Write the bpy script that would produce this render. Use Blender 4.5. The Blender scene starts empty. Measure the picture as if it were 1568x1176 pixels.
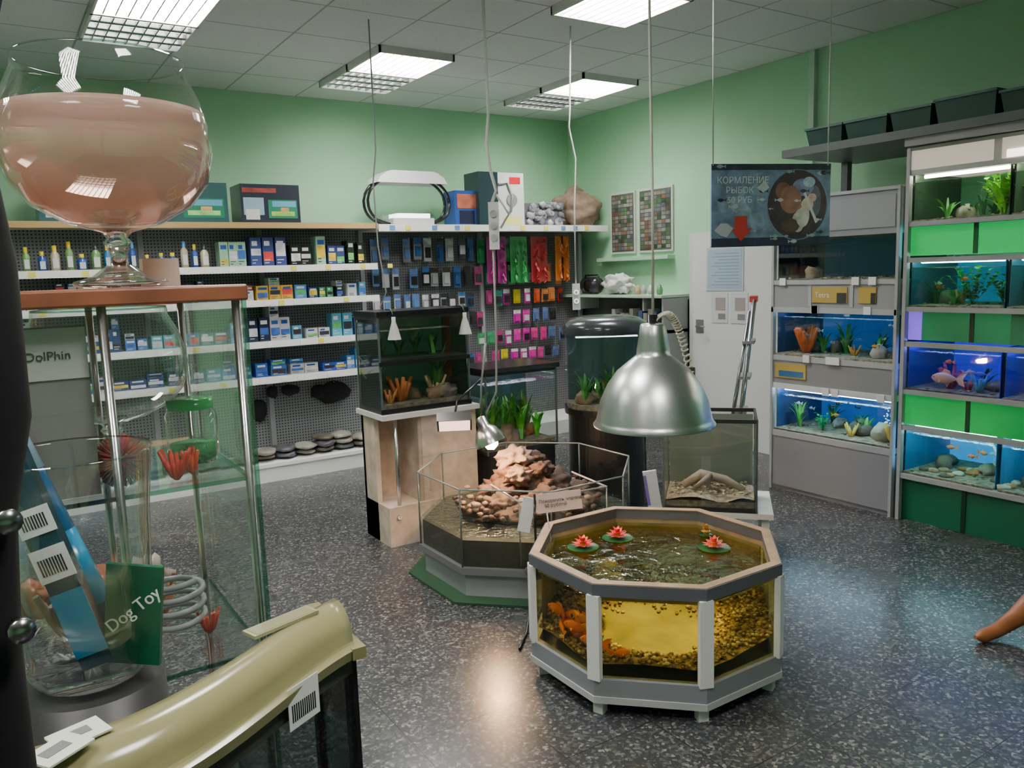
import bpy, bmesh, math, random
from mathutils import Vector, Matrix, noise
random.seed(7)
RND=random.Random(11)
pi=math.pi
# ---------------------------------------------------------------- materials
MATS={}
def newmat(n):
    m=bpy.data.materials.new(n); m.use_nodes=True; nt=m.node_tree
    return m,nt,nt.nodes['Principled BSDF'],nt.nodes['Material Output']
def N(nt,t,**k):
    n=nt.nodes.new(t)
    for a,b in k.items():
        if a.startswith('i_'): n.inputs[a[2:]].default_value=b
        else: setattr(n,a,b)
    return n
def attrmat(n,rough=.5,metal=0,bump=0,bscale=60,var=0,emit=0,coat=0):
    m,nt,p,o=newmat(n)
    a=N(nt,'ShaderNodeAttribute',attribute_name='Col')
    src=a.outputs['Color']
    if var:
        tc=N(nt,'ShaderNodeTexCoord'); no=N(nt,'ShaderNodeTexNoise'); no.inputs['Scale'].default_value=bscale/4; no.inputs['Detail'].default_value=6
        nt.links.new(tc.outputs['Object'],no.inputs['Vector'])
        mr=N(nt,'ShaderNodeMapRange'); mr.inputs[1].default_value=.3; mr.inputs[2].default_value=.7; mr.inputs[3].default_value=1-var; mr.inputs[4].default_value=1+var
        nt.links.new(no.outputs['Fac'],mr.inputs[0])
        mx=N(nt,'ShaderNodeVectorMath',operation='SCALE'); nt.links.new(src,mx.inputs[0]); nt.links.new(mr.outputs[0],mx.inputs['Scale']); src=mx.outputs[0]
    nt.links.new(src,p.inputs['Base Color'])
    p.inputs['Roughness'].default_value=rough; p.inputs['Metallic'].default_value=metal
    if coat: p.inputs['Coat Weight'].default_value=coat
    if emit:
        nt.links.new(src,p.inputs['Emission Color']); p.inputs['Emission Strength'].default_value=emit
    if bump:
        tc=N(nt,'ShaderNodeTexCoord'); no=N(nt,'ShaderNodeTexNoise'); no.inputs['Scale'].default_value=bscale; no.inputs['Detail'].default_value=5
        nt.links.new(tc.outputs['Object'],no.inputs['Vector'])
        b=N(nt,'ShaderNodeBump'); b.inputs['Strength'].default_value=bump; b.inputs['Distance'].default_value=.01
        nt.links.new(no.outputs['Fac'],b.inputs['Height']); nt.links.new(b.outputs[0],p.inputs['Normal'])
    MATS[n]=m
attrmat('paint',.45); attrmat('gloss',.18); attrmat('matte',.85); attrmat('metal',.25,1); attrmat('brushed',.33,1)
attrmat('rock',.8,bump=.8,bscale=25,var=.55); attrmat('sand',.9,bump=.9,bscale=120,var=.5)
attrmat('leaf',.4,var=.3,bscale=80); attrmat('wood',.4,var=.25,bscale=40); attrmat('stuff',.35,bump=.4,bscale=40,var=.5); attrmat('print',.5,var=.35,bscale=60)
attrmat('mud',.6,bump=.3,bscale=20,var=.35)
attrmat('glow',.5,emit=1.0); attrmat('glow2',.5,emit=3.5); attrmat('lit',.5,emit=16.0); attrmat('tube',.5,emit=40); attrmat('bulb',.5,emit=480)
attrmat('tankback',.5,emit=.9,var=.3,bscale=8)  # self-emission in the panel stands in for light inside the tanks
def emis(n,col,s):
    m,nt,p,o=newmat(n); e=N(nt,'ShaderNodeEmission'); e.inputs[0].default_value=(*col,1); e.inputs[1].default_value=s
    nt.links.new(e.outputs[0],o.inputs[0]); MATS[n]=m
emis('ceil_lit',(1,.97,.93),68); emis('ceil_dim',(.9,.97,1),2.0); emis('ceil_tube_dim',(1,.98,.95),12)
def thin(n,tint,base=.04,rough=.02,bump=0,bs=20,glosscol=(1,1,1),edge=.75,pw=4.0,dist=.03):
    m,nt,p,o=newmat(n)
    tr=N(nt,'ShaderNodeBsdfTransparent'); tr.inputs[0].default_value=(*tint,1)
    g=N(nt,'ShaderNodeBsdfGlossy'); g.inputs[0].default_value=(*glosscol,1); g.inputs['Roughness'].default_value=rough
    lw=N(nt,'ShaderNodeLayerWeight'); lw.inputs[0].default_value=.5
    po=N(nt,'ShaderNodeMath',operation='POWER'); po.inputs[1].default_value=pw; nt.links.new(lw.outputs['Facing'],po.inputs[0])
    ad=N(nt,'ShaderNodeMath',operation='MULTIPLY_ADD'); ad.inputs[1].default_value=edge; ad.inputs[2].default_value=base; ad.use_clamp=True
    nt.links.new(po.outputs[0],ad.inputs[0])
    mx=N(nt,'ShaderNodeMixShader'); nt.links.new(ad.outputs[0],mx.inputs[0]); nt.links.new(tr.outputs[0],mx.inputs[1]); nt.links.new(g.outputs[0],mx.inputs[2])
    nt.links.new(mx.outputs[0],o.inputs[0])
    if bump:
        tc=N(nt,'ShaderNodeTexCoord'); no=N(nt,'ShaderNodeTexNoise'); no.inputs['Scale'].default_value=bs; no.inputs['Detail'].default_value=3; no.inputs['Distortion'].default_value=.8
        nt.links.new(tc.outputs['Object'],no.inputs['Vector'])
        b=N(nt,'ShaderNodeBump'); b.inputs['Strength'].default_value=bump; b.inputs['Distance'].default_value=dist
        nt.links.new(no.outputs['Fac'],b.inputs['Height'])
        for q in (g,lw): nt.links.new(b.outputs[0],q.inputs['Normal'])
    MATS[n]=m
thin('glass',(.95,.975,.965),base=.04); thin('glassclear',(.965,.975,.975),base=.06,edge=.85,pw=2.4); thin('casepane',(.975,.985,.985),base=.04,edge=.6,pw=3); thin('edge',(.45,.7,.6),base=.1)
thin('water',(.75,.85,.8),base=.05,bump=.6,bs=25); thin('pondwater',(.82,.76,.26),base=.05,bump=.7,bs=10,edge=.65,pw=3.0,dist=.02); thin('pondside',(.85,.80,.40)); thin('dark_glass',(.45,.5,.5))
m,nt,p,o=newmat('water_body'); p.inputs['Transmission Weight'].default_value=.62; p.inputs['IOR'].default_value=1.33; p.inputs['Roughness'].default_value=.0; p.inputs['Base Color'].default_value=(1,.68,.56,1); MATS['water_body']=m  # peach base colour imitates warm light refracted and reflected in the bowl
m,nt,p,o=newmat('solid_glass'); p.inputs['Transmission Weight'].default_value=1; p.inputs['IOR'].default_value=1.4; p.inputs['Roughness'].default_value=.0; p.inputs['Base Color'].default_value=(.97,.97,.97,1); MATS['solid_glass']=m
# floor terrazzo
m,nt,p,o=newmat('terrazzo'); MATS['terrazzo']=m
tc=N(nt,'ShaderNodeTexCoord'); sx=N(nt,'ShaderNodeSeparateXYZ'); nt.links.new(tc.outputs['Object'],sx.inputs[0])
def mth(op,a,b=None,clamp=False):
    n=N(nt,'ShaderNodeMath',operation=op); n.use_clamp=clamp
    for i,v in enumerate((a,b)):
        if v is None: continue
        if isinstance(v,(int,float)): n.inputs[i].default_value=v
        else: nt.links.new(v,n.inputs[i])
    return n.outputs[0]
def grid(co,off,per,w):
    fr=mth('FRACT',mth('DIVIDE',mth('ADD',co,off),per)); d=mth('MINIMUM',fr,mth('SUBTRACT',1.0,fr)); return mth('LESS_THAN',d,w/per/2)
gl=mth('MAXIMUM',grid(sx.outputs[0],4.02+7.5,.375,.004),grid(sx.outputs[1],4.40+7.8,.39,.004))
def ramp(src,stops,const=False):
    r=N(nt,'ShaderNodeValToRGB'); els=r.color_ramp.elements
    while len(els)<len(stops): els.new(.5)
    for e,(pp,c) in zip(els,stops): e.position=pp; e.color=(*c,1)
    if const: r.color_ramp.interpolation='CONSTANT'
    nt.links.new(src,r.inputs[0]); return r.outputs[0]
vo=N(nt,'ShaderNodeTexVoronoi'); vo.inputs['Scale'].default_value=95; nt.links.new(tc.outputs['Object'],vo.inputs['Vector'])
se=N(nt,'ShaderNodeSeparateColor'); nt.links.new(vo.outputs['Color'],se.inputs[0])
chip=ramp(se.outputs[0],[(0,(.040,.042,.045)),(.45,(.055,.058,.062)),(.66,(.085,.088,.09)),(.84,(.14,.137,.13)),(.95,(.23,.22,.20))],True)
mx=N(nt,'ShaderNodeMix',data_type='RGBA'); nt.links.new(gl,mx.inputs[0]); nt.links.new(chip,mx.inputs[6]); mx.inputs[7].default_value=(.025,.025,.025,1)
nt.links.new(mx.outputs[2],p.inputs['Base Color'])
no=N(nt,'ShaderNodeTexNoise'); no.inputs['Scale'].default_value=3; no.inputs['Detail'].default_value=5; nt.links.new(tc.outputs['Object'],no.inputs['Vector'])
mr=N(nt,'ShaderNodeMapRange'); mr.inputs[3].default_value=.20; mr.inputs[4].default_value=.32; nt.links.new(no.outputs[0],mr.inputs[0]); nt.links.new(mr.outputs[0],p.inputs['Roughness'])
# ceiling
m,nt,p,o=newmat('ceiling_tile'); MATS['ceiling_tile']=m
tc=N(nt,'ShaderNodeTexCoord'); sx=N(nt,'ShaderNodeSeparateXYZ'); nt.links.new(tc.outputs['Object'],sx.inputs[0])
gl=mth('MAXIMUM',grid(sx.outputs[0],60,.6,.014),grid(sx.outputs[1],60,.6,.014))
no=N(nt,'ShaderNodeTexNoise'); no.inputs['Scale'].default_value=90; nt.links.new(tc.outputs['Object'],no.inputs['Vector'])
cr=ramp(no.outputs[0],[(.35,(.76,.77,.78)),(.6,(.84,.85,.86))])
mx=N(nt,'ShaderNodeMix',data_type='RGBA'); nt.links.new(gl,mx.inputs[0]); nt.links.new(cr,mx.inputs[6]); mx.inputs[7].default_value=(.45,.46,.46,1)
nt.links.new(mx.outputs[2],p.inputs['Base Color']); p.inputs['Roughness'].default_value=.9
# wall
m,nt,p,o=newmat('wall_green'); MATS['wall_green']=m
tc=N(nt,'ShaderNodeTexCoord'); no=N(nt,'ShaderNodeTexNoise'); no.inputs['Scale'].default_value=2; nt.links.new(tc.outputs['Object'],no.inputs['Vector'])
cr=ramp(no.outputs[0],[(.3,(.36,.66,.41)),(.7,(.39,.69,.44))]); nt.links.new(cr,p.inputs['Base Color']); p.inputs['Roughness'].default_value=.7
# pegboard
m,nt,p,o=newmat('pegboard'); MATS['pegboard']=m
tc=N(nt,'ShaderNodeTexCoord'); sx=N(nt,'ShaderNodeSeparateXYZ'); nt.links.new(tc.outputs['Object'],sx.inputs[0])
fx=mth('SUBTRACT',mth('FRACT',mth('MULTIPLY',sx.outputs[0],40)),.5); fz=mth('SUBTRACT',mth('FRACT',mth('MULTIPLY',sx.outputs[2],40)),.5)
dd=mth('SQRT',mth('ADD',mth('MULTIPLY',fx,fx),mth('MULTIPLY',fz,fz))); hl=mth('LESS_THAN',dd,.25)
a=N(nt,'ShaderNodeAttribute',attribute_name='Col'); mx=N(nt,'ShaderNodeMix',data_type='RGBA'); nt.links.new(hl,mx.inputs[0]); nt.links.new(a.outputs['Color'],mx.inputs[6]); mx.inputs[7].default_value=(.03,.03,.03,1)
nt.links.new(mx.outputs[2],p.inputs['Base Color'])

# ---------------------------------------------------------------- builder
class B:
    def __init__(s): s.bm=bmesh.new(); s.cl=s.bm.loops.layers.float_color.new('Col'); s.ms=[]; s.M=Matrix.Identity(4)
    def mi(s,m):
        if m not in s.ms: s.ms.append(m)
        return s.ms.index(m)
    def face(s,vs,m,c,smooth=False):
        try: f=s.bm.faces.new(vs)
        except ValueError: return
        f.material_index=s.mi(m); f.smooth=smooth
        for l in f.loops: l[s.cl]=(c[0],c[1],c[2],1)
    def v(s,p): return s.bm.verts.new(s.M@Vector(p))
    def box(s,a,b,m='paint',c=(.5,.5,.5),rz=0,piv=None):
        x0,y0,z0=a; x1,y1,z1=b
        ps=[(x0,y0,z0),(x1,y0,z0),(x1,y1,z0),(x0,y1,z0),(x0,y0,z1),(x1,y0,z1),(x1,y1,z1),(x0,y1,z1)]
        if rz:
            cx,cy=piv or ((x0+x1)/2,(y0+y1)/2); cc,ss=math.cos(rz),math.sin(rz)
            ps=[(cx+(x-cx)*cc-(y-cy)*ss,cy+(x-cx)*ss+(y-cy)*cc,z) for x,y,z in ps]
        v=[s.v(p) for p in ps]
        for q in ((3,2,1,0),(4,5,6,7),(0,1,5,4),(1,2,6,5),(2,3,7,6),(3,0,4,7)): s.face([v[i] for i in q],m,c)
    def prism(s,pts,z0,z1,m,c,cap=True,smooth=False,top=True,bot=True):
        a=[s.v((x,y,z0)) for x,y in pts]; b=[s.v((x,y,z1)) for x,y in pts]; n=len(pts)
        for i in range(n): s.face([a[i],a[(i+1)%n],b[(i+1)%n],b[i]],m,c,smooth)
        if cap:
            if top: s.face(b,m,c)
            if bot: s.face(a[::-1],m,c)
    def ring(s,po,pi_,z0,z1,m,c):
        n=len(po); V=[[s.v((x,y,z)) for x,y in P] for P,z in ((po,z0),(po,z1),(pi_,z1),(pi_,z0))]
        for k in range(4):
            A=V[k];Bv=V[(k+1)%4]
            for i in range(n): s.face([A[i],A[(i+1)%n],Bv[(i+1)%n],Bv[i]],m,c)
    def lathe(s,prof,ctr,m,c,seg=32,axis=None,smooth=True):
        rings=[]; X=Vector(ctr)
        Rm=Matrix.Identity(3) if axis is None else Vector((0,0,1)).rotation_difference(Vector(axis).normalized()).to_matrix()
        for r,z in prof:
            if r<1e-5: rings.append([s.v(X+Rm@Vector((0,0,z)))])
            else: rings.append([s.v(X+Rm@Vector((r*math.cos(2*pi*i/seg),r*math.sin(2*pi*i/seg),z))) for i in range(seg)])
        for a,b in zip(rings,rings[1:]):
            for i in range(seg):
                j=(i+1)%seg
                if len(a)==1 and len(b)==1: continue
                if len(a)==1: s.face([a[0],b[j],b[i]],m,c,smooth)
                elif len(b)==1: s.face([a[i],a[j],b[0]],m,c,smooth)
                else: s.face([a[i],a[j],b[j],b[i]],m,c,smooth)
    def cyl(s,ctr,r,h,m,c,seg=20,axis=None): s.lathe([(0,0),(r,0),(r,0),(r,h),(r,h),(0,h)],ctr,m,c,seg,axis)
    def tube(s,pts,r,m,c,seg=8):
        pts=[Vector(p) for p in pts]; rs=r if isinstance(r,(list,tuple)) else [r]*len(pts); prev=None; up=Vector((.31,.17,.93)).normalized()
        first=None
        for i,p in enumerate(pts):
            d=(pts[min(i+1,len(pts)-1)]-pts[max(i-1,0)])
            if d.length<1e-7: d=Vector((0,0,1))
            d.normalize(); a=d.cross(up)
            if a.length<.1: a=d.cross(Vector((1,0,0)))
            a.normalize(); b=d.cross(a)
            ring=[s.v(p+(a*math.cos(2*pi*k/seg)+b*math.sin(2*pi*k/seg))*rs[i]) for k in range(seg)]
            if prev:
                for k in range(seg): s.face([prev[k],prev[(k+1)%seg],ring[(k+1)%seg],ring[k]],m,c,True)
            else: first=ring
            prev=ring
        s.face(first[::-1],m,c); s.face(prev,m,c)
    def rock(s,ctr,sz,m='rock',c=(.3,.25,.2),sub=3,amp=.35,seed=None,fq=1.6):
        sd=RND.random()*50 if seed is None else seed
        t=bmesh.new(); bmesh.ops.create_icosphere(t,subdivisions=sub,radius=1)
        mp={}
        for v in t.verts:
            n=noise.noise(v.co*fq+Vector((sd,0,sd)))+.5*noise.noise(v.co*fq*2.3+Vector((0,sd,0)))+.25*noise.noise(v.co*fq*5+Vector((0,sd,0)))
            q=v.co*(1+amp*n); mp[v]=s.v((ctr[0]+q.x*sz[0],ctr[1]+q.y*sz[1],ctr[2]+q.z*sz[2]))
        for f in t.faces: s.face([mp[v] for v in f.verts],m,c,True)
        t.free()
    def blade(s,base,h,w,lean,c,m='leaf',n=5,droop=.3):
        an=math.atan2(lean[1],lean[0])+pi/2; px,py=math.cos(an)*w/2,math.sin(an)*w/2
        pr=None
        for i in range(n+1):
            t=i/n; x=base[0]+lean[0]*t*t; y=base[1]+lean[1]*t*t; z=base[2]+h*(t-droop*t*t*t); k=math.sin(pi*(.12+.88*t))**.7 if t<1 else .03
            a=s.v((x-px*k,y-py*k,z)); b=s.v((x+px*k,y+py*k,z))
            if pr: s.face([pr[0],pr[1],b,a],m,c,True)
            pr=(a,b)
    def plant(s,base,h,n,c,w=.02,spread=.1,rd=None):
        rd=rd or RND
        for i in range(n):
            an=rd.random()*2*pi; l=spread*(.4+.8*rd.random()); k=.6+.6*rd.random()
            s.blade((base[0]+math.cos(an)*.01,base[1]+math.sin(an)*.01,base[2]),h*(.5+.6*rd.random()),w*(.7+.6*rd.random()),(math.cos(an)*l,math.sin(an)*l),(c[0]*k,c[1]*k,c[2]*k))
    def bush(s,base,h,n,c,rd=None,lw=.03,sp=.06):
        rd=rd or RND
        for i in range(n):
            an=rd.random()*2*pi; top=Vector((base[0]+math.cos(an)*sp*rd.random(),base[1]+math.sin(an)*sp*rd.random(),base[2]+h*(.6+.4*rd.random())))
            s.tube([base,(Vector(base)+top)/2+Vector((.01,0,0)),top],.0015,'leaf',c,4)
            for j in range(7):
                t=.25+.75*j/6; q=Vector(base).lerp(top,t); a2=rd.random()*2*pi; k=.6+.7*rd.random()
                s.blade(q,lw*.5,lw*.55,(math.cos(a2)*lw,math.sin(a2)*lw),(c[0]*k,c[1]*k,c[2]*k),n=3,droop=.6)
    def fish(s,p,L,yaw,c,c2=None,pitch=0):
        c2=c2 or c; old=s.M
        s.M=old@Matrix.Translation(p)@Matrix.Rotation(yaw,4,'Z')@Matrix.Rotation(pitch,4,'Y')
        prof=[(-.5,.0),(-.46,.06),(-.36,.14),(-.2,.2),(0,.21),(.18,.15),(.32,.07),(.38,.045),(.40,.0)]
        rings=[]
        for x,r in prof:
            rings.append([s.v((x*L,r*L*.55*math.cos(2*pi*k/10),r*L*math.sin(2*pi*k/10))) for k in range(10)])
        for a,b in zip(rings,rings[1:]):
            for k in range(10): s.face([a[k],a[(k+1)%10],b[(k+1)%10],b[k]],'gloss',c,True)
        def fin(P): s.face([s.v((x*L,y*L,z*L)) for x,y,z in P],'gloss',c2)
        fin([(.34,0,0),(.5,.03,.2),(.72,.08,.26),(.6,0,.02)]); fin([(.34,0,0),(.6,0,.02),(.72,-.08,-.24),(.5,-.03,-.18)])
        fin([(-.15,0,.18),(-.05,0,.34),(.15,0,.28),(.2,0,.13)]); fin([(-.05,0,-.18),(.08,0,-.3),(.16,0,-.14)])
        fin([(-.22,.08,-.06),(-.1,.22,-.14),(-.1,.09,-.02)]); fin([(-.22,-.08,-.06),(-.1,-.22,-.14),(-.1,-.09,-.02)])
        for sg in (1,-1): s.lathe([(0,0),(.022*L,.004*L),(0,.012*L)],(-.36*L,sg*.07*L,.04*L),'gloss',(.01,.01,.01),8,axis=(0,sg,0))
        s.M=old
    def obj(s,name,parent=None,loc=None,rz=0,bevel=0):
        me=bpy.data.meshes.new(name); bmesh.ops.recalc_face_normals(s.bm,faces=s.bm.faces[:])
        s.bm.to_mesh(me); s.bm.free()
        for m in s.ms: me.materials.append(MATS[m])
        o=bpy.data.objects.new(name,me); bpy.context.collection.objects.link(o)
        if loc: o.location=loc
        if rz: o.rotation_euler[2]=rz
        if parent: o.parent=parent
        if bevel:
            b=o.modifiers.new('bev','BEVEL'); b.width=bevel; b.segments=2; b.limit_method='ANGLE'
        return o
def empty(n,loc=(0,0,0),rz=0):
    o=bpy.data.objects.new(n,None); o.location=loc; o.rotation_euler[2]=rz; bpy.context.collection.objects.link(o); return o
def text(body,size,loc,rot,mat,col,parent=None,name='lettering',ext=.0005):
    c=bpy.data.curves.new(name,'FONT'); c.body=body; c.size=size; c.extrude=ext
    o=bpy.data.objects.new(name,c); o.location=loc; o.rotation_euler=rot; bpy.context.collection.objects.link(o)
    k='txt%s'%(col,)
    if k not in MATS:
        m,nt,p,oo=newmat('lettering_paint'); p.inputs['Base Color'].default_value=(*col,1); p.inputs['Roughness'].default_value=.6; MATS[k]=m
    c.materials.append(MATS[k])
    if parent: o.parent=parent
    return o
W=(.75,.75,.72); K=(.012,.012,.013)
# ---------------------------------------------------------------- room
b=B(); b.box((-8,-10,-.1),(0,0,0),'terrazzo'); b.obj('floor')
b=B(); b.box((-8,-10,3.2),(0,0,3.3),'ceiling_tile'); b.obj('ceiling')
for n,a_,c_ in (('wall_back',(-8,0,-.1),(.1,.1,3.3)),('wall_right',(0,-10,-.1),(.1,0,3.3)),('wall_left',(-8.1,-10,-.1),(-8,.1,3.3)),('wall_front',(-8,-10.1,-.1),(0,-10,3.3))):
    b=B(); b.box(a_,c_,'wall_green'); b.obj(n)
def troffer(x,y,dim=False):
    b=B(); z=3.199
    b.box((x+.01,y+.01,z-.004),(x+.59,y+.59,z),'ceil_dim' if dim else 'ceil_lit')
    for i in range(4): b.cyl((x+.03,y+.09+.14*i,z-.018),.012,.54,'ceil_tube_dim' if dim else 'ceil_lit',W,8,axis=(1,0,0))
    for q in ((x,y,x+.6,y+.015),(x,y+.585,x+.6,y+.6),(x,y,x+.015,y+.6),(x+.585,y,x+.6,y+.6)): b.box((q[0],q[1],z-.05),(q[2],q[3],z),'paint',W)
    if dim:
        for i in range(1,4): b.box((x+.01,y+.15*i-.022,z-.045),(x+.59,y+.15*i+.022,z-.006),'metal',(.25,.25,.25))
    for i in range(1,9): b.box((x+.0667*i-.004,y+.01,z-.042),(x+.0667*i+.004,y+.59,z-.006),'paint' if not dim else 'metal',(.8,.8,.8) if not dim else (.25,.25,.25))
    b.obj('ceiling_light')
for x,y,d in ((-3,-1.8,0),(-3,-1.2,1),(-1.2,-1.8,0),(-1.2,-1.2,1),(-2.4,-3.6,0),(-2.4,-4.2,1),(-4.8,-1.8,1),(-4.8,-2.4,0),(-4.8,-4.8,0),(-6.6,-3.6,0),(-4.8,-7.2,0),(-6.6,-6.6,0)): troffer(x,y,d)  # troffers at the list's end are out of view, added to light the room

# ---------------------------------------------------------------- back shelving
PAL=[(.05,.15,.4),(.08,.25,.55),(.6,.6,.6),(.65,.66,.66),(.02,.03,.06),(.03,.06,.18),(.5,.5,.5),(.1,.35,.5),(.06,.28,.12),(.6,.38,.06),(.4,.05,.05)]
def prod(b,x,y,z,w,d,h,c,rd,face=-1):
    b.box((x,y,z),(x+w,y+d,z+h),'gloss',c)
    c2=rd.choice([(.7,.7,.7),(.03,.1,.35),(.02,.02,.03),(.6,.6,.62),(.65,.45,.03),(.1,.45,.10),(.55,.05,.04)])
    k=rd.random(); z0=z+h*(.1+.3*k)
    b.box((x+w*.06,y-.0015,z0),(x+w*.94,y,z0+h*(.2+.25*rd.random())),'print',c2)
    b.box((x+w*.15,y-.0025,z+h*.72),(x+w*(.5+.4*rd.random()),y-.0005,z+h*.88),'gloss',(.75,.75,.75) if sum(c)<1 else (.03,.08,.3))
    for j in range(2): b.box((x+w*.12,y-.003,z+h*(.12+.1*j)),(x+w*(.4+.4*rd.random()),y-.0015,z+h*(.15+.1*j)),'paint',(.05,.05,.06) if sum(c)>1 else (.6,.6,.6))
b=B()
b.box((-5.6,-.30,.1),(-2.62,-.27,2.03),'pegboard',(.26,.27,.28)); b.box((-2.58,-.30,.1),(-.12,-.27,2.0),'pegboard',(.15,.155,.16))
for x in (-5.6,-4.42,-3.5,-2.6,-1.35,-.12): b.box((x-.02,-.33,0),(x+.02,-.26,2.03),'paint',(.35,.36,.37))
b.box((-5.6,-.71,2.02),(-2.6,-.27,2.05),'paint',(.62,.58,.48))
b.box((-5.6,-.72,2.01),(-2.6,-.705,2.055),'paint',(.45,.30,.12))
b.box((-2.6,-.72,2.0),(-.07,-.02,2.035),'paint',(.75,.74,.7)); b.box((-2.6,-.735,1.985),(-.07,-.72,2.045),'paint',(.8,.79,.74))
for z in (1.71,1.44,1.11,.82):
    b.box((-5.6,-.70,z-.03),(-2.62,-.30,z),'paint',(.62,.62,.6)); b.box((-5.6,-.715,z-.045),(-2.62,-.70,z+.008),'paint',(.85,.84,.8))
    rd=random.Random(int(z*100)); x=-5.5
    while x<-2.75:
        x+=.1+.25*rd.random(); b.box((x,-.719,z-.035),(x+.045,-.7155,z),'paint',rd.choice([(.9,.9,.9),(.9,.9,.9),(.85,.75,.1)]))
b.box((-5.6,-.84,0),(-2.62,-.30,.13),'paint',(.8,.8,.77)); b.box((-5.6,-.85,.12),(-2.62,-.83,.15),'paint',(.88,.88,.85))
b.box((-2.58,-.84,0),(-.12,-.30,.13),'paint',(.75,.75,.72))
rd=random.Random(5); x=-2.5
while x<-.25:
    b.box((x,-.739,1.995),(x+.05,-.7355,2.035),'paint',rd.choice([(.9,.9,.9),(.85,.7,.1),(.1,.2,.5)])); x+=.1+.2*rd.random()
b.obj('store_shelving')
def row(name,z,x0,x1,hr,wr,pal,seed,gap=.008,y=-.62,stack=.3):
    rd=random.Random(seed); b=B(); x=x0
    while x<x1:
        w=wr[0]+(wr[1]-wr[0])*rd.random(); h=hr[0]+(hr[1]-hr[0])*rd.random(); c=rd.choice(pal); nrep=rd.choice([1,2,3])
        for k in range(nrep):
            if x+w>x1: break
            yy=y+rd.random()*.03
            prod(b,x,yy,z,w,.14,h,c,rd)
            if rd.random()<stack: prod(b,x+.003,yy+.01,z+h,w-.006,.12,h*.5,rd.choice(pal),rd)
            x+=w+gap*rd.random()*2
        x+=rd.random()*.03
        if w<=0 or x+wr[0]>x1: break
    return b.obj(name)
row('medicine_boxes',1.711,-3.9,-2.68,(.15,.24),(.055,.1),[(.02,.02,.03),(.6,.6,.6),(.3,.5,.35),(.05,.07,.2),(.02,.02,.02),(.02,.03,.02)],3,stack=0)
row('fish_food_boxes',1.441,-5.3,-2.7,(.08,.13),(.05,.1),PAL,4)
row('filter_boxes',1.111,-5.3,-2.68,(.08,.20),(.05,.1),PAL[:8]+[(.6,.6,.62)]*2,5)
row('pump_boxes',.821,-5.3,-2.68,(.07,.13),(.07,.13),PAL[:8]+[(.03,.1,.4)]*3,6)
b=B(); rd=random.Random(9); x=-5.2
while x<-3.95:
    c=rd.choice([(.02,.08,.3),(.02,.15,.35),(.03,.05,.1),(.15,.3,.1),(.5,.45,.3)]); h=.1+.1*rd.random(); r=.022+.012*rd.random(); cap=rd.choice([(.7,.55,.02),(.7,.55,.02),(.05,.05,.06),(.1,.3,.6)])
    b.lathe([(0,0),(r,0),(r,h*.7),(r*.4,h*.85),(r*.4,h*.87)],(x,-.58,1.711),'gloss',c,14); b.lathe([(r*.5,h*.84),(r*.5,h*1.08),(0,h*1.08)],(x,-.58,1.711),'gloss',cap,12)
    b.box((x-r*.6,-.58-r-.002,1.711+h*.15),(x+r*.6,-.58-r+.004,1.711+h*.55),'paint',(.6,.6,.6)); x+=.07+.03*rd.random()
b.obj('medicine_bottles')
b=B(); rd=random.Random(2)
for i in range(15):
    x=-5.2+i*.17; n=rd.choice([1,2,3])
    for k in range(n): b.rock((x,-.62+rd.random()*.06,.165+.045*k),(.095,.13,.028),'stuff',rd.choice([(.03,.03,.035),(.15,.15,.15),(.08,.08,.09),(.25,.24,.2),(.12,.1,.08)]),2,.25)
b.obj('gravel_bags')
b=B()
for x,z,w,h in ((-3.62,.52,.14,.2),(-3.35,.66,.16,.1),(-3.1,.62,.12,.14),(-2.95,.6,.3,.2),(-3.5,.66,.1,.12)):
    b.rock((x,-.36,z),(w/2,.03,h/2),'matte',(.012,.012,.014),2,.3)
    b.tube([(x,-.3,z+h*.4),(x,-.38,z+h*.45)],.004,'metal',W,6)
b.obj('filter_sponge_bags')
b=B(); rd=random.Random(21)
def hang(x,z,w,h,c,c2,y=-.42):
    b.box((x-w/2,y,z-h),(x+w/2,y+.012,z),'gloss',c); b.box((x-w/2-.001,y-.002,z-h*.28),(x+w/2+.001,y,z),'print',c2)
    b.box((x-w*.35,y-.015,z-h*.85),(x+w*.35,y-.001,z-h*.4),'gloss',rd.choice([(.02,.02,.02),(.5,.5,.5),c,c2]))
    b.tube([(x,-.3,z-.01),(x,y-.05,z-.005),(x,y-.055,z+.008)],.002,'metal',W,5)
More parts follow.
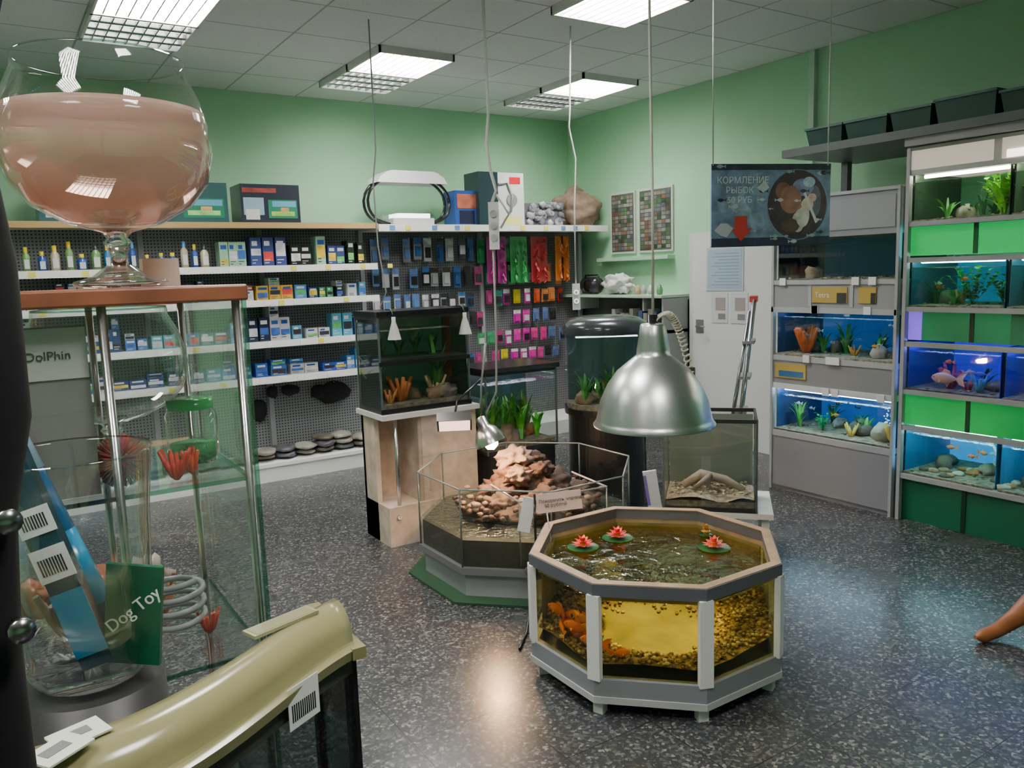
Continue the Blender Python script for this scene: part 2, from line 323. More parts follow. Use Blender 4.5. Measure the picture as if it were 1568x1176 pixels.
for r,(z,h) in enumerate(((1.93,.24),(1.66,.20),(1.42,.16),(1.22,.15),(1.02,.15),(.82,.12))):
    x=-2.5
    while x<-.42:
        w=.06+.025*rd.random()
        if x<-2.1: c=rd.choice([(.5,.5,.52),(.45,.47,.5),(.1,.2,.4)] if r in(1,2) else [(.02,.02,.03),(.06,.06,.07),(.3,.3,.3)]); c2=(.1,.2,.45)
        elif x<-1.45: c=rd.choice([(.02,.02,.02),(.03,.03,.05),(.3,.3,.31),(.45,.45,.46),(.02,.06,.2)]); c2=rd.choice([(.02,.1,.3),(.55,.55,.56),(.02,.02,.02)])
        elif x<-1.15: c=rd.choice([(.35,.03,.15),(.04,.25,.1),(.02,.2,.15),(.4,.05,.2)]); c2=c
        elif x<-.8: c=rd.choice([(.03,.3,.08),(.05,.35,.12),(.5,.04,.25)]) if r<2 else rd.choice([(.65,.04,.35),(.5,.02,.3),(.6,.5,.02)]); c2=rd.choice([c,(.6,.6,.6)])
        else: c=rd.choice([(.5,.03,.03),(.6,.08,.02),(.6,.2,.05)]) if r<3 else rd.choice([(.03,.03,.03),(.1,.15,.3),(.6,.05,.25)]); c2=c
        if rd.random()<.88: hang(x,z+rd.random()*.02,w,h*(.8+.2*rd.random()),c,c2,-.42+.05*rd.random())
        x+=w+.018+.035*rd.random()
b.obj('hanging_pet_accessories')
b=B(); rd=random.Random(31)
for x,c in ((-1.32,(.5,.03,.25)),(-1.2,(.45,.02,.25)),(-1.05,(.03,.38,.08)),(-.95,(.04,.42,.1)),(-.8,(.65,.03,.05)),(-.7,(.65,.05,.05)),(-.5,(.85,.25,.03)),(-.42,(.8,.2,.03))):
    for k in range(26):
        z=1.93-.4*rd.random(); an=rd.random()*6.28; b.blade((x+.03*(rd.random()-.5),-.5,z),-.05-.04*rd.random(),.02,(math.cos(an)*.035,math.sin(an)*.035),tuple(q*(.6+.6*rd.random()) for q in c),n=3)
    b.box((x-.05,-.47,1.5),(x+.05,-.465,1.95),'gloss',tuple(q*.6 for q in c))
b.obj('artificial_plants')
b=B()
def abox(x,y,z,w,d,h,c,scene):
    b.box((x,y,z),(x+w,y+d,z+h),'gloss',c)
    b.box((x+w*.45,y-.002,z+h*.12),(x+w*.95,y,z+h*.6),'gloss',(.03,.2,.12)); b.box((x+w*.5,y-.003,z+h*.18),(x+w*.9,y-.001,z+h*.3),'stuff',scene)
    b.box((x+w*.03,y-.002,z+h*.78),(x+w*.6,y,z+h*.90),'stuff',(.25,.04,.03)); b.box((x+w*.04,y-.002,z+h*.2),(x+w*.38,y,z+h*.65),'gloss',(.3,.45,.55))
    b.box((x+w*.07,y-.003,z+h*.08),(x+w*.3,y-.001,z+h*.35),'gloss',(.7,.7,.68)); b.box((x+w*.52,y-.003,z+h*.42),(x+w*.93,y-.001,z+h*.57),'gloss',(.15,.4,.55)); b.box((x+w*.66,y-.004,z+h*.3),(x+w*.8,y-.001,z+h*.4),'stuff',(.5,.3,.1))
abox(-3.72,-.66,2.056,.47,.3,.30,(.03,.035,.05),(.3,.5,.1)); abox(-4.42,-.66,2.056,.6,.3,.3,(.04,.10,.10),(.3,.6,.2)); abox(-5.1,-.66,2.056,.6,.3,.34,(.03,.1,.12),(.3,.6,.2))
b.obj('aquarium_boxes')
b=B(); 
b.box((-1.78,-.62,2.046),(-1.52,-.4,2.36),'gloss',(.03,.08,.3)); b.box((-1.76,-.623,2.2),(-1.56,-.62,2.33),'stuff',(.35,.1,.06)); b.box((-1.74,-.623,2.06),(-1.58,-.62,2.18),'gloss',(.02,.02,.05))
b.box((-1.56,-.68,2.037),(-1.06,-.42,2.53),'gloss',(.7,.7,.68)); b.box((-1.561,-.681,2.037),(-1.35,-.419,2.531),'gloss',(.02,.04,.05)); b.box((-1.22,-.684,2.43),(-1.1,-.68,2.49),'gloss',(.6,.02,.03))
b.cyl((-1.2,-.684,2.28),.06,.004,'gloss',(.15,.15,.16),16,axis=(0,-1,0)); b.tube([(-1.35,-.69,2.42),(-1.25,-.69,2.44),(-1.2,-.69,2.32),(-1.22,-.69,2.17)],.012,'gloss',(.5,.52,.52))
b.box((-1.3,-.684,2.05),(-1.1,-.68,2.12),'gloss',(.75,.75,.2))
b.obj('cardboard_product_boxes')
b=B()
b.box((-1.02,-.62,2.037),(-.56,-.52,2.26),'rock',(.10,.10,.12))
rd=random.Random(19)
for i in range(34): b.rock((-1.0+.43*rd.random(),-.63,2.07+.18*rd.random()),(.025+.03*rd.random(),.02,.02+.025*rd.random()),'rock',rd.choice([(.34,.34,.36),(.12,.12,.14),(.2,.2,.22)]),2,.6,fq=2.5)
b.obj('grey_decor_stone_panel')
b=B(); b.rock((-.28,-.50,2.21),(.27,.18,.20),'rock',(.19,.13,.09),4,.35,seed=3); b.obj('brown_decor_rock')
E=empty('oval_desktop_aquarium',(-2.22,-.55,2.045)); b=B()
def sg(v,e): return math.copysign(abs(v)**e,v)
def ovp(u,s_=1): 
    z=.215+.215*sg(math.sin(u),.75)*s_; x=.40*sg(math.cos(u),.7)*s_*(1-.16*max(0,math.sin(u)))
    return x,z
for yy in (-.03,.06):
    b.tube([(ovp(2*pi*i/40)[0],yy,ovp(2*pi*i/40)[1]) for i in range(41)],.013,'gloss',K,8)
b.obj('black_frame',E); b=B()
for yy in (-.028,.058): b.face([b.v((ovp(2*pi*i/40,.97)[0],yy,ovp(2*pi*i/40,.97)[1])) for i in range(40)],'glass',W)
b.obj('glass_panes',E); b=B()
prof=[(-.34,.36),(-.31,.41),(-.24,.455),(-.2,.465),(.2,.465),(.24,.455),(.31,.41),(.34,.36)]
for (x0,z0),(x1,z1) in zip(prof,prof[1:]):
    b.face([b.v((x0,-.12,z0)),b.v((x1,-.12,z1)),b.v((x1,.12,z1)),b.v((x0,.12,z0))],'gloss',(.85,.85,.85),True)
for yy in (-.12,.12): b.face([b.v((x_,yy,z_)) for x_,z_ in prof],'gloss',(.85,.85,.85))
b.obj('white_hood',E)
b=B(); b.box((-.16,-.1,.06),(.16,.08,.10),'glow2',(.95,.95,.95)); b.box((-.2,-.1,.0),(.2,.1,.06),'gloss',(.6,.6,.6)); b.obj('light_base',E)

# ---------------------------------------------------------------- right wall items
b=B()
for y0,y1 in ((-1.09,-.72),(-1.61,-1.14)):
    b.box((-.02,y0,1.75),(0,y1,2.36),'paint',(.6,.6,.57))
    rd=random.Random(int(-y0*100))
    b.box((-.022,y0+.02,1.77),(-.019,y1-.02,2.34),'gloss',(.08,.10,.08))
    for i in range(7):
        for j in range(14):
            w=(y1-y0-.06)/7; h=.54/14; c=rd.choice([(.3,.3,.25),(.1,.2,.08),(.35,.25,.2),(.15,.15,.2),(.4,.4,.38),(.05,.1,.05),(.25,.12,.07)])
            c=tuple(q*.6 for q in c)
            b.box((-.024,y0+.03+w*i+.002,1.785+h*j+.002),(-.021,y0+.03+w*(i+1)-.002,1.785+h*(j+1)-.006),'stuff',c)
b.obj('fish_species_posters')
b=B(); b.box((-.10,-1.62,1.68),(0,-.58,1.715),'paint',(.42,.66,.47)); b.obj('trim_1')
b=B(); b.box((-.35,-1.8,1.325),(0,-.18,1.35),'paint',(.5,.64,.5)); 
for y in (-.5,-1.5): b.box((-.3,y-.01,1.2),(0,y+.01,1.33),'paint',(.45,.5,.45))
b.obj('wall_mounted_shelf')
b=B(); b.lathe([(0,-.16),(.07,-.155),(.085,-.12),(.085,.12),(.07,.155),(0,.16)],(-.2,-.62,1.44),'gloss',(.02,.02,.022),20,axis=(.25,1,0)); b.cyl((-.285,-.66,1.44),.06,.012,'metal',(.12,.12,.13),18,axis=(-1,0,0)); b.tube([(-.2,-.5,1.5),(-.2,-.52,1.545),(-.2,-.72,1.545),(-.2,-.74,1.5)],.008,'gloss',K); b.obj('portable_speaker')
b=B(); b.rock((-.2,-1.05,1.45),(.1,.19,.10),'paint',(.7,.72,.68),4,.5,fq=2); b.obj('plastic_bag')
b=B()
for y,c in ((-1.32,(.5,.35,.2)),(-1.4,(.4,.4,.4)),(-1.5,(.6,.6,.55)),(-1.62,(.1,.25,.1))): b.lathe([(0,0),(.025,0),(.03,.04),(.02,.07),(.012,.09),(0,.09)],(-.2,y,1.351),'gloss',c,12)
b.obj('small_figurines')
b=B()
rd=random.Random(8)
for i in range(14):
    y=-.9-.065*i; b.box((-.3,y,1.031),(-.2,y+.05,1.03+.1+.1*rd.random()),'gloss',rd.choice([(.02,.02,.02),(.4,.4,.4),(.05,.1,.2),(.3,.3,.25)]))
b.box((-.33,-1.8,1.0),(0,-.2,1.03),'paint',(.3,.32,.3)); b.box((-.33,-1.8,.6),(0,-.2,.63),'paint',(.3,.32,.3)); b.box((-.02,-1.8,.1),(0,-.2,1.3),'paint',(.12,.13,.13)); b.box((-.33,-.22,0),(0,-.2,1.32),'paint',(.3,.32,.3)); b.box((-.33,-1.8,0),(0,-1.78,1.32),'paint',(.3,.32,.3))
b.obj('under_shelf_unit')
b=B(); b.box((-.03,-2.85,0),(0,-1.83,1.90),'paint',(.70,.72,.68)); b.box((-.045,-2.79,0),(-.03,-1.89,1.84),'paint',(.78,.79,.78)); b.box((-.05,-2.02,1.0),(-.045,-1.93,1.12),'paint',(.15,.15,.16)); b.tube([(-.05,-1.97,1.06),(-.09,-1.97,1.06),(-.09,-2.07,1.06)],.009,'metal',(.5,.5,.5)); b.obj('door_1',bevel=.004)
b=B(); b.box((-.05,-2.48,1.38),(-.0455,-2.06,1.76),'paint',(.55,.60,.66)); b.box((-.052,-2.46,1.40),(-.05,-2.08,1.74),'paint',(.40,.52,.62))
for i in range(11): b.box((-.053,-2.43,1.43+.027*i),(-.0515,-2.12-.04*(i%3),1.436+.027*i),'paint',(.2,.3,.38))
for y,z in ((-2.22,1.23),(-2.44,1.23)):
    b.box((-.05,y-.09,z-.13),(-.0455,y+.1,z+.13),'paint',(.68,.7,.7))
    b.box((-.052,y-.06,z-.02),(-.05,y+.05,z+.09),'paint',(.35,.3,.28)); b.box((-.052,y-.06,z-.1),(-.05,y+.02,z-.05),'paint',(.2,.2,.22))
b.obj('door_notices')
b=B(); b.box((-.04,-3.14,1.0),(-.005,-3.09,3.19),'paint',(.5,.70,.54)); b.obj('cable_conduit')

# ---------------------------------------------------------------- aquarium racks
ALU=(.42,.43,.44)
def tank(b,y0,y1,z0,z1,back,top,contents,seed,lit=True,x0=-.84,xb=-.30,emi='tankback',orn=()):
    b.box((xb,y1,z0),(xb+.01,y0,z1),emi,back)  # back panel glows by itself instead of being lit by the tube
    b.box((x0,y1,z0),(xb,y0,z0+.012),'sand',(.35,.3,.22))
    b.box((x0+.03,y1-.004,z0),(xb,y1,z1),'paint',tuple(min(.6,q*.7+.02) for q in back)); b.box((x0+.03,y0,z0),(xb,y0+.004,z1),'paint',tuple(min(.6,q*.7+.02) for q in back))
    b.box((x0-.004,y1,z0),(x0,y0,z1),'glass')
    b.box((x0+.01,y1,z1-.05),(xb,y0,z1-.046),'water')
    if lit: b.cyl((x0+.08,y1+.03,z1-.012),.010,(y0-y1)-.06,'tube',top,8,axis=(0,1,0))
    rd=random.Random(seed); L=y0-y1
    for i in range(int(60*L)): b.rock((x0+.03+.45*rd.random(),y1+L*rd.random(),z0+.014),(.012,.012,.009),'rock',rd.choice([(.5,.45,.35),(.3,.25,.2),(.15,.13,.1)]),1,.2)
    for i in range(int(contents[0]*L)): b.rock((x0+.12+.3*rd.random(),y1+.05+(L-.1)*rd.random(),z0+.04),(.05+.03*rd.random(),.05,.035+.03*rd.random()),'rock',rd.choice([(.35,.28,.2),(.2,.15,.12),(.5,.45,.4)]),2,.4)
    for i in range(int(contents[1]*L)): b.plant((x0+.12+.3*rd.random(),y1+.04+(L-.08)*rd.random(),z0+.01),(z1-z0)*(.4+.4*rd.random()),12,rd.choice([(.05,.35,.05),(.1,.45,.08),(.03,.22,.06)]),.018,.09,rd)
    for i in range(int(contents[2]*L)):
        q=rd.choice(contents[3]); b.fish((x0+.06+.2*rd.random(),y1+.05+(L-.1)*rd.random(),z0+.08+(z1-z0-.16)*rd.random()),contents[4]*(.7+.6*rd.random()),rd.choice([pi/2,-pi/2])+rd.random()*.6-.3,q)
    for q in orn: coral(b,(x0+.08+.1*rd.random(),y1+.05+(L-.1)*rd.random(),z0+.01),.07+.05*rd.random(),q,rd,12)
def coral(b,p,s,c,rd,n=14):
    for i in range(n):
        an=rd.random()*6.28; l=s*(.5+.5*rd.random()); q=Vector((math.cos(an)*l*.5,math.sin(an)*l*.5,l)); m_=q*.5+Vector((0,0,-.01))
        b.tube([p,Vector(p)+m_,Vector(p)+q],[s*.09,s*.08,s*.06],'leaf',c,6)
BL=(.003,.07,.28)
b=B()
Y0,Y1=-3.43,-4.36; XF=-.85
b.box((XF+.01,Y1,0),(-.2,Y0,.40),'paint',(.22,.22,.24)); b.box((XF,Y1+.02,.03),(XF+.012,Y0-.02,.39),'paint',(.27,.27,.29))
b.box((XF-.005,Y1,.39),(-.2,Y0,.43),'paint',ALU)
tank(b,Y0-.02,Y1+.02,.43,.73,BL,(.5,.75,1),(5,5,8,[(.6,.25,.03),(.5,.5,.5),(.02,.02,.02)],.04),1,orn=[(.7,.5,.1)])
b.box((XF-.005,Y1,.73),(-.2,Y0,.77),'paint',(.7,.72,.75)); b.box((XF,Y1,.77),(-.2,Y0,.93),'paint',(.25,.25,.26)); b.box((XF-.005,Y1,.93),(-.2,Y0,.965),'paint',ALU)
tank(b,Y0-.02,Y1+.02,.965,1.28,(.002,.055,.20),(.2,.35,.6),(5,5,8,[(.6,.25,.03),(.4,.4,.45)],.045),2)
b.box((XF-.012,Y1,1.265),(-.2,Y0,1.30),'paint',ALU); b.box((XF,Y1,1.30),(-.2,Y0,1.46),'paint',(.30,.31,.32))
tank(b,Y0-.02,Y1+.02,1.48,1.76,(.002,.012,.025),(.2,.2,.2),(2,1,2,[(.05,.1,.12)],.05),3,lit=False)
b.box((XF-.008,Y1,1.455),(-.2,Y0,1.485),'paint',ALU); b.box((XF,Y1,1.76),(-.2,Y0,2.03),'paint',(.24,.25,.26)); b.box((XF-.005,Y1+.03,1.80),(XF,Y0-.35,1.99),'paint',(.28,.29,.30)); b.box((XF-.01,Y1,2.02),(-.2,Y0,2.04),'paint',ALU)
for y in (Y0-.31,Y0-.62): b.box((XF-.006,y-.012,1.31),(XF,y+.012,1.45),'paint',ALU)
for y in (Y0,Y1+.015): b.box((XF-.012,y-.018,0),(XF+.02,y,2.03),'paint',ALU); b.box((-.23,y-.018,0),(-.2,y,2.03),'paint',ALU)
for y0_,w in ((-3.76,.26),(-4.10,.12)):
    b.box((XF-.008,y0_-w,1.335),(XF,y0_,1.435),'gloss',(.5,.36,.10)); b.box((XF-.010,y0_-w*.98,1.335),(XF-.007,y0_-w*.72,1.40),'gloss',(.05,.05,.05))
b.box((XF-.008,-3.72,.81),(XF,-3.47,.91),'gloss',(.5,.36,.10)); b.box((XF-.010,-3.70,.82),(XF-.007,-3.5,.86),'gloss',(.05,.15,.3))
for z in (.74,.95,1.285,1.47):
    rd=random.Random(int(z*77))
    for k in range(3):
        y=Y0-.05-.8*rd.random(); b.box((XF-.02,y-.05,z-.02),(XF-.012,y,z+.03),'paint',(.85,.85,.85))
rd=random.Random(77); coral(b,(-.72,-3.62,.97),.2,(.65,.13,.02),rd,22); b.plant((-.6,-3.85,.97),.3,16,(.05,.35,.08),.02,.12); coral(b,(-.7,-3.98,.97),.08,(.6,.3,.05),rd)
b.bush((-.7,-3.75,.44),.12,8,(.03,.5,.15)); b.rock((-.7,-4.2,.5),(.07,.07,.06),'rock',(.5,.45,.35),2); coral(b,(-.72,-4.28,.44),.14,(.8,.55,.1),rd)
for i in range(40): b.lathe([(0,-.006),(.006,0),(0,.006)],(-.6+.05*rd.random(),-4.17+.05*rd.random(),.5+.2*rd.random()),'glow',(.8,.85,.9),6)
b.obj('aquarium_rack')
text('Tetra',.05,(XF-.009,-3.78,1.37),(pi/2,0,-pi/2),'t',(.7,.7,.65),name='shelf_label_text').parent=bpy.data.objects['aquarium_rack']
b=B()
Y0,Y1=-4.395,-6.6
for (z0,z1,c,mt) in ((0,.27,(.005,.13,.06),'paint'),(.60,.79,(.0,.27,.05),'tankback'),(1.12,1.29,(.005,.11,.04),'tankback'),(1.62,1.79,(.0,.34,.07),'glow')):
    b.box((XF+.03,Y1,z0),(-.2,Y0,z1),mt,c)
    for k,y in enumerate((-4.79,-5.35,-5.9)): b.box((XF+.024,y-.012,z0),(XF+.035,y+.012,z1),'paint',tuple(q*.25 for q in c))
    b.box((XF-.005,Y1,z1),(-.2,Y0,z1+.025),'paint',ALU)
b.box((XF+.02,-4.50,1.12),(XF+.029,-4.42,1.29),'glow',(.22,.10,.8)); b.box((XF+.02,-5.35,1.12),(XF+.029,-5.0,1.29),'paint',(.01,.2,.09))
for y0,y1 in ((-4.42,-4.95),(-4.98,-5.55),(-5.58,-6.2)):
    s=int(-y0*10)
    tank(b,y0,y1,.295,.595,(.01,.26,.62),(.45,.75,1),(9,0,8,[(.7,.5,.4),(.8,.8,.8),(.7,.2,.1)],.05),s+1,emi='glow')
    tank(b,y0,y1,.815,1.10,(.015,.02,.42),(.2,.2,1),(3,2,9,[(.8,.35,.4),(.8,.5,.45),(.1,.1,.5)],.06),s+2,emi='glow',orn=[(.6,.05,.1),(.1,.3,.5)])
    tank(b,y0,y1,1.315,1.595,(.005,.12,.22),(.35,.5,.55),(3,13,8,[(.7,.15,.02),(.2,.4,.2)],.045),s+3,orn=[(.5,.3,.1)])
    tank(b,y0,y1,1.815,2.09,(.02,.07,.03),(1,.95,.8),(3,9,9,[(.55,.5,.35),(.4,.3,.2)],.05),s+4)
for z in (.285,.59,.81,1.10,1.31,1.60,1.81): b.box((XF-.008,Y1,z-.02),(XF+.03,Y0,z+.008),'paint',ALU)
rd=random.Random(5); b.bush((-.72,-4.88,1.83),.22,26,(.35,.8,.06),rd,.05,.12); b.plant((-.72,-4.88,1.83),.27,26,(.3,.8,.05),.03,.15)
b.bush((-.65,-4.7,1.32),.24,20,(.03,.35,.06),rd,.05,.16); b.bush((-.65,-5.1,1.32),.24,20,(.03,.35,.06),rd,.05,.16); b.bush((-.65,-4.9,1.32),.2,14,(.04,.3,.06),rd,.05,.16)
b.fish((-.80,-4.64,.90),.17,-pi/2,(.85,.45,.42)); coral(b,(-.7,-4.62,.82),.16,(.5,.04,.12),rd); b.fish((-.80,-4.66,1.0),.05,-pi/2,(.8,.1,.1))
for i in range(22): b.rock((-.80+.3*rd.random(),-4.5-.7*rd.random(),.315),(.03,.035,.016),'rock',rd.choice([(.6,.35,.2),(.7,.65,.55),(.15,.12,.1),(.6,.25,.1)]),2)
b.tube([(-.7,-4.9,.32),(-.72,-4.93,.45),(-.7,-4.85,.58)],.008,'gloss',(.8,.8,.8))
b.box((XF,Y1,2.10),(-.2,Y0,2.235),'glow',(.45,.39,.31)); b.box((XF-.006,Y1,2.085),(XF+.02,Y0,2.115),'paint',(.55,.55,.52)); b.box((XF-.006,Y1,2.225),(-.2,Y0,2.245),'paint',(.5,.5,.48))
for y in (-4.9,-5.25,-5.9): b.box((XF-.003,y-.02,2.1),(XF,y+.02,2.235),'paint',(.6,.58,.52))
b.box((XF-.012,-4.95,2.12),(XF-.004,-5.6,2.16),'glow2',(1,.95,.85))
for y in (Y0-.0,-5.0-.55): b.box((XF-.014,y-.022,0),(XF+.02,y,2.24),'paint',ALU)
b.box((-.23,Y0-.022,0),(-.2,Y0,2.24),'paint',ALU)
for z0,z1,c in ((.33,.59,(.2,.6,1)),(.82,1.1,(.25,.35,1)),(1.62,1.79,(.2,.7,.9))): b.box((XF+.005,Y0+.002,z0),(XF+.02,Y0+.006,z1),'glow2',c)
b.obj('lit_aquarium_rack')
b=B(); b.box((-.92,-6.6,2.295),(-.1,-3.55,2.345),'paint',(.08,.09,.09)); b.box((-.90,-6.6,2.25),(-.3,-4.4,2.295),'paint',(.3,.3,.3))
b.box((-.3,-3.62,2.045),(-.25,-3.57,2.295),'paint',(.1,.11,.11)); b.obj('rack_top_shelf')
b=B(); rd=random.Random(4); y=-3.72; GC=(.012,.05,.04)
while y>-6.4:
    w=.24+.10*rd.random(); h=.10+.035*rd.random(); x0,x1=-.90,-.66
    P=[(x0+.02,y-w+.015),(x1-.02,y-w+.015),(x1-.02,y-.015),(x0+.02,y-.015)]; Q_=[(x0,y-w),(x1,y-w),(x1,y),(x0,y)]
    A_=[b.v((*p_,2.346)) for p_ in P]; B_=[b.v((*p_,2.346+h)) for p_ in Q_]
    for i in range(4): b.face([A_[i],A_[(i+1)%4],B_[(i+1)%4],B_[i]],'paint',GC)
    b.face(A_,'paint',GC); b.ring([(x0-.008,y-w-.006),(x1+.008,y-w-.006),(x1+.008,y+.006),(x0-.008,y+.006)],[(x0+.01,y-w+.01),(x1-.01,y-w+.01),(x1-.01,y-.01),(x0+.01,y-.01)],2.346+h-.006,2.346+h+.008,'paint',(.02,.08,.06)); y-=w+.02
b.obj('planter_boxes')

# ---------------------------------------------------------------- hanging sign
S=empty('hanging_sign',(-1.57,-4.0,1.94),math.radians(-20)); w,h=.385,.235
b=B(); b.box((-w,0,-h),(w,.012,h),'print',(.22,.34,.52))
b.box((-w,-.001,h-.035),(w,0,h),'print',(.05,.065,.09)); b.box((-w,-.001,-h),(w,0,-h+.05),'print',(.035,.05,.10))
def disc(cx,cz,rx,rz,y,m,c,n=28): b.face([b.v((cx+rx*math.cos(-2*pi*i/n),y,cz+rz*math.sin(-2*pi*i/n))) for i in range(n)],m,c)
rd=random.Random(6)
for i in range(16): disc(-w+.06+.3*rd.random(),-.1+.26*rd.random(),.05,.05,-.0012-.0001*i,'print',rd.choice([(.30,.44,.60),(.38,.52,.66),(.24,.36,.54)]))
disc(.165,0,.205,.205,-.003,'paint',(.24,.36,.52)); disc(.165,0,.195,.2,-.004,'print',(.06,.045,.055))
for cx,cz,rx,rz,c in ((.12,.03,.07,.08,(.40,.19,.12)),(.07,.08,.05,.05,(.25,.12,.08)),(.2,.1,.07,.05,(.28,.35,.6)),(.24,.13,.04,.03,(.5,.7,.9)),(.28,.02,.04,.09,(.14,.16,.22)),(.2,-.06,.045,.07,(.9,.85,.8)),(.17,-.1,.04,.06,(.8,.72,.65)),(.23,-.0,.04,.04,(.85,.68,.58)),(.26,.04,.03,.025,(.85,.6,.5)),(.12,-.12,.06,.04,(.12,.07,.05)),(.15,.0,.05,.03,(.5,.25,.18))):
    disc(cx,cz,rx,rz,-.0045-.0001*rd.random()*5,'print',c)
def poly(P,y,c,m='paint'): b.face([b.v((x,y,z)) for x,z in P],m,c)
poly([(.20,.07),(.215,.075),(.30,-.10),(.285,-.11)][::-1],-.0055,(.9,.92,.95))
poly([(-.24,-.06),(-.16,-.06),(-.16,-.13),(-.13,-.13),(-.20,-.205),(-.27,-.13),(-.24,-.13)][::-1],-.004,(.65,.05,.04))
for i in range(34):
    cx=-w+.03+.74*rd.random(); cz=rd.choice([h-.05*rd.random()-.01,-h+.07*rd.random()+.02]) if i<22 else -.12+.2*rd.random(); sg_=rd.choice([1,-1]); s_=.012+.02*rd.random()
    if abs(cx)>.34: continue
    c=rd.choice([(.7,.76,.8),(.4,.5,.6),(.04,.05,.06)]); 
    P=[(cx-sg_*s_,cz),(cx-sg_*s_*.5,cz+s_*.35),(cx,cz+s_*.42),(cx+sg_*s_*.8,cz+s_*.06),(cx+sg_*s_*1.4,cz+s_*.4),(cx+sg_*s_*1.2,cz),(cx+sg_*s_*1.35,cz-s_*.4),(cx+sg_*s_*.8,cz-s_*.06),(cx,cz-s_*.42),(cx-sg_*s_*.5,cz-s_*.35)]
    poly(P,-.006,c)
poly([(-.37,-.14),(-.33,-.10),(-.29,-.10),(-.25,-.13),(-.29,-.18),(-.33,-.17)][::-1],-.0065,(.7,.76,.8)); poly([(-.1,.1),(-.05,.14),(-.02,.1),(-.06,.07)][::-1],-.0065,(.7,.76,.8))
b.box((-w,-.002,-h),(w,.014,-h+.004),'paint',K); b.obj('board',S)
for i,(s_,x,z,sz) in enumerate((('КОРМЛЕНИЕ',-.355,.125,.052),('РЫБОК',-.30,.07,.05),('50 РУБ',-.29,.015,.05))): text(s_,sz,(x,-.008,z),(pi/2,0,0),'t',(.9,.92,.95),S)
for x in (-.375,.365):
    b=B(); b.tube([(x,0,h-.01),(x,.0,1.26)],.004,'paint',(.7,.7,.65),6); b.obj('cord',S)

# ---------------------------------------------------------------- octagon pond
def octo(cx,cy,R,off=22.5): return [(cx+R*math.cos(math.radians(off+45*i)),cy+R*math.sin(math.radians(off+45*i))) for i in range(8)]
PX,PY=-3.31,-4.84
P=empty('octagonal_goldfish_pond',(PX,PY,0)); P.scale=(.965,.965,1)
b=B()
b.ring(octo(0,0,.535),octo(0,0,.50),.075,.145,'paint',(.24,.25,.27)); b.prism(octo(0,0,.52),.075,.09,'paint',(.3,.3,.3))
b.ring(octo(0,0,.535),octo(0,0,.495),.455,.50,'paint',(.10,.105,.12))
b.ring(octo(0,0,.53),octo(0,0,.49),.50,.503,'wood',(.42,.28,.17))
b.ring(octo(0,0,.540),octo(0,0,.52),.055,.08,'paint',(.5,.5,.5))
b.obj('frame_bands',P)
b=B()
for x,y in octo(0,0,.525):
    an=math.atan2(y,x)
    b.box((x-.012,y-.026,.14),(x+.012,y+.026,.458),'paint',(.8,.8,.78),rz=an)
    b.box((x*.93-.02,y*.93-.02,0),(x*.93+.02,y*.93+.02,.078),'paint',(.75,.75,.73),rz=an)
b.obj('white_posts_and_feet',P)
b=B(); o8=octo(0,0,.518)
for i in range(8):
    (x0,y0),(x1,y1)=o8[i],o8[(i+1)%8]
    b.face([b.v((x0,y0,.14)),b.v((x1,y1,.14)),b.v((x1,y1,.47)),b.v((x0,y0,.47))],'pondside',W)
b.obj('glass_walls',P)
b=B(); i8=octo(0,0,.485); o8=octo(0,0,.50)
for i in range(8):
    (x0,y0),(x1,y1)=i8[i],i8[(i+1)%8]; 
    if i in (7,0,1,2): b.face([b.v((x0,y0,.14)),b.v((x1,y1,.14)),b.v((x1,y1,.44)),b.v((x0,y0,.44))],'mud',(.20,.16,.03))
    (x0,y0),(x1,y1)=o8[i],o8[(i+1)%8]
    b.face([b.v((x0,y0,.43)),b.v((x1,y1,.43)),b.v((x1,y1,.50)),b.v((x0,y0,.50))],'wood',(.50,.33,.18))
b.obj('inner_lining',P)
b=B(); b.face([b.v((x,y,.425)) for x,y in octo(0,0,.50)],'pondwater',W); b.obj('pond_water',P)
b=B(); rd=random.Random(12)
nn=26
def gh(x,y):
    l=max(abs(x),abs(y),(abs(x)+abs(y))/1.414); e=max(0,min(1,(l-.2)/.2)); e=e*e*(3-2*e)
    return .115+.02*noise.noise(Vector((x*5,y*5,1)))+(.075+.09*max(0,x*1.2+.05))*e
gv={}
for i in range(nn+1):
    for j in range(nn+1):
        x=-.5+i/nn; y=-.5+j/nn; l=max(abs(x),abs(y),(abs(x)+abs(y))/1.414)
        k=min(1,.465/max(l,1e-6)) if l>.465 else 1
        gv[i,j]=b.v((x*k,y*k,gh(x*k,y*k)))
for i in range(nn):
    for j in range(nn):
        x=-.5+(i+.5)/nn; y=-.5+(j+.5)/nn; l=max(abs(x),abs(y),(abs(x)+abs(y))/1.414)
        b.face([gv[i,j],gv[i+1,j],gv[i+1,j+1],gv[i,j+1]],'sand' if l>.27 else 'mud',(.20,.13,.06) if l>.27 else (.15,.13,.035),True)
for i in range(4200):
    x=rd.uniform(-.47,.47); y=rd.uniform(-.47,.47); l=max(abs(x),abs(y),(abs(x)+abs(y))/1.414)
    if l>.462 or l<.20+.12*rd.random(): continue
    s_=.005+.006*rd.random()
    b.rock((x,y,gh(x,y)+.003+.010*rd.random()),(s_,s_,s_*.7),'rock',rd.choice([(.30,.20,.11),(.19,.12,.06),(.40,.31,.2),(.09,.06,.04),(.25,.17,.09)]),1,.3)
b.obj('gravel_bed',P)
b=B(); rd=random.Random(8)
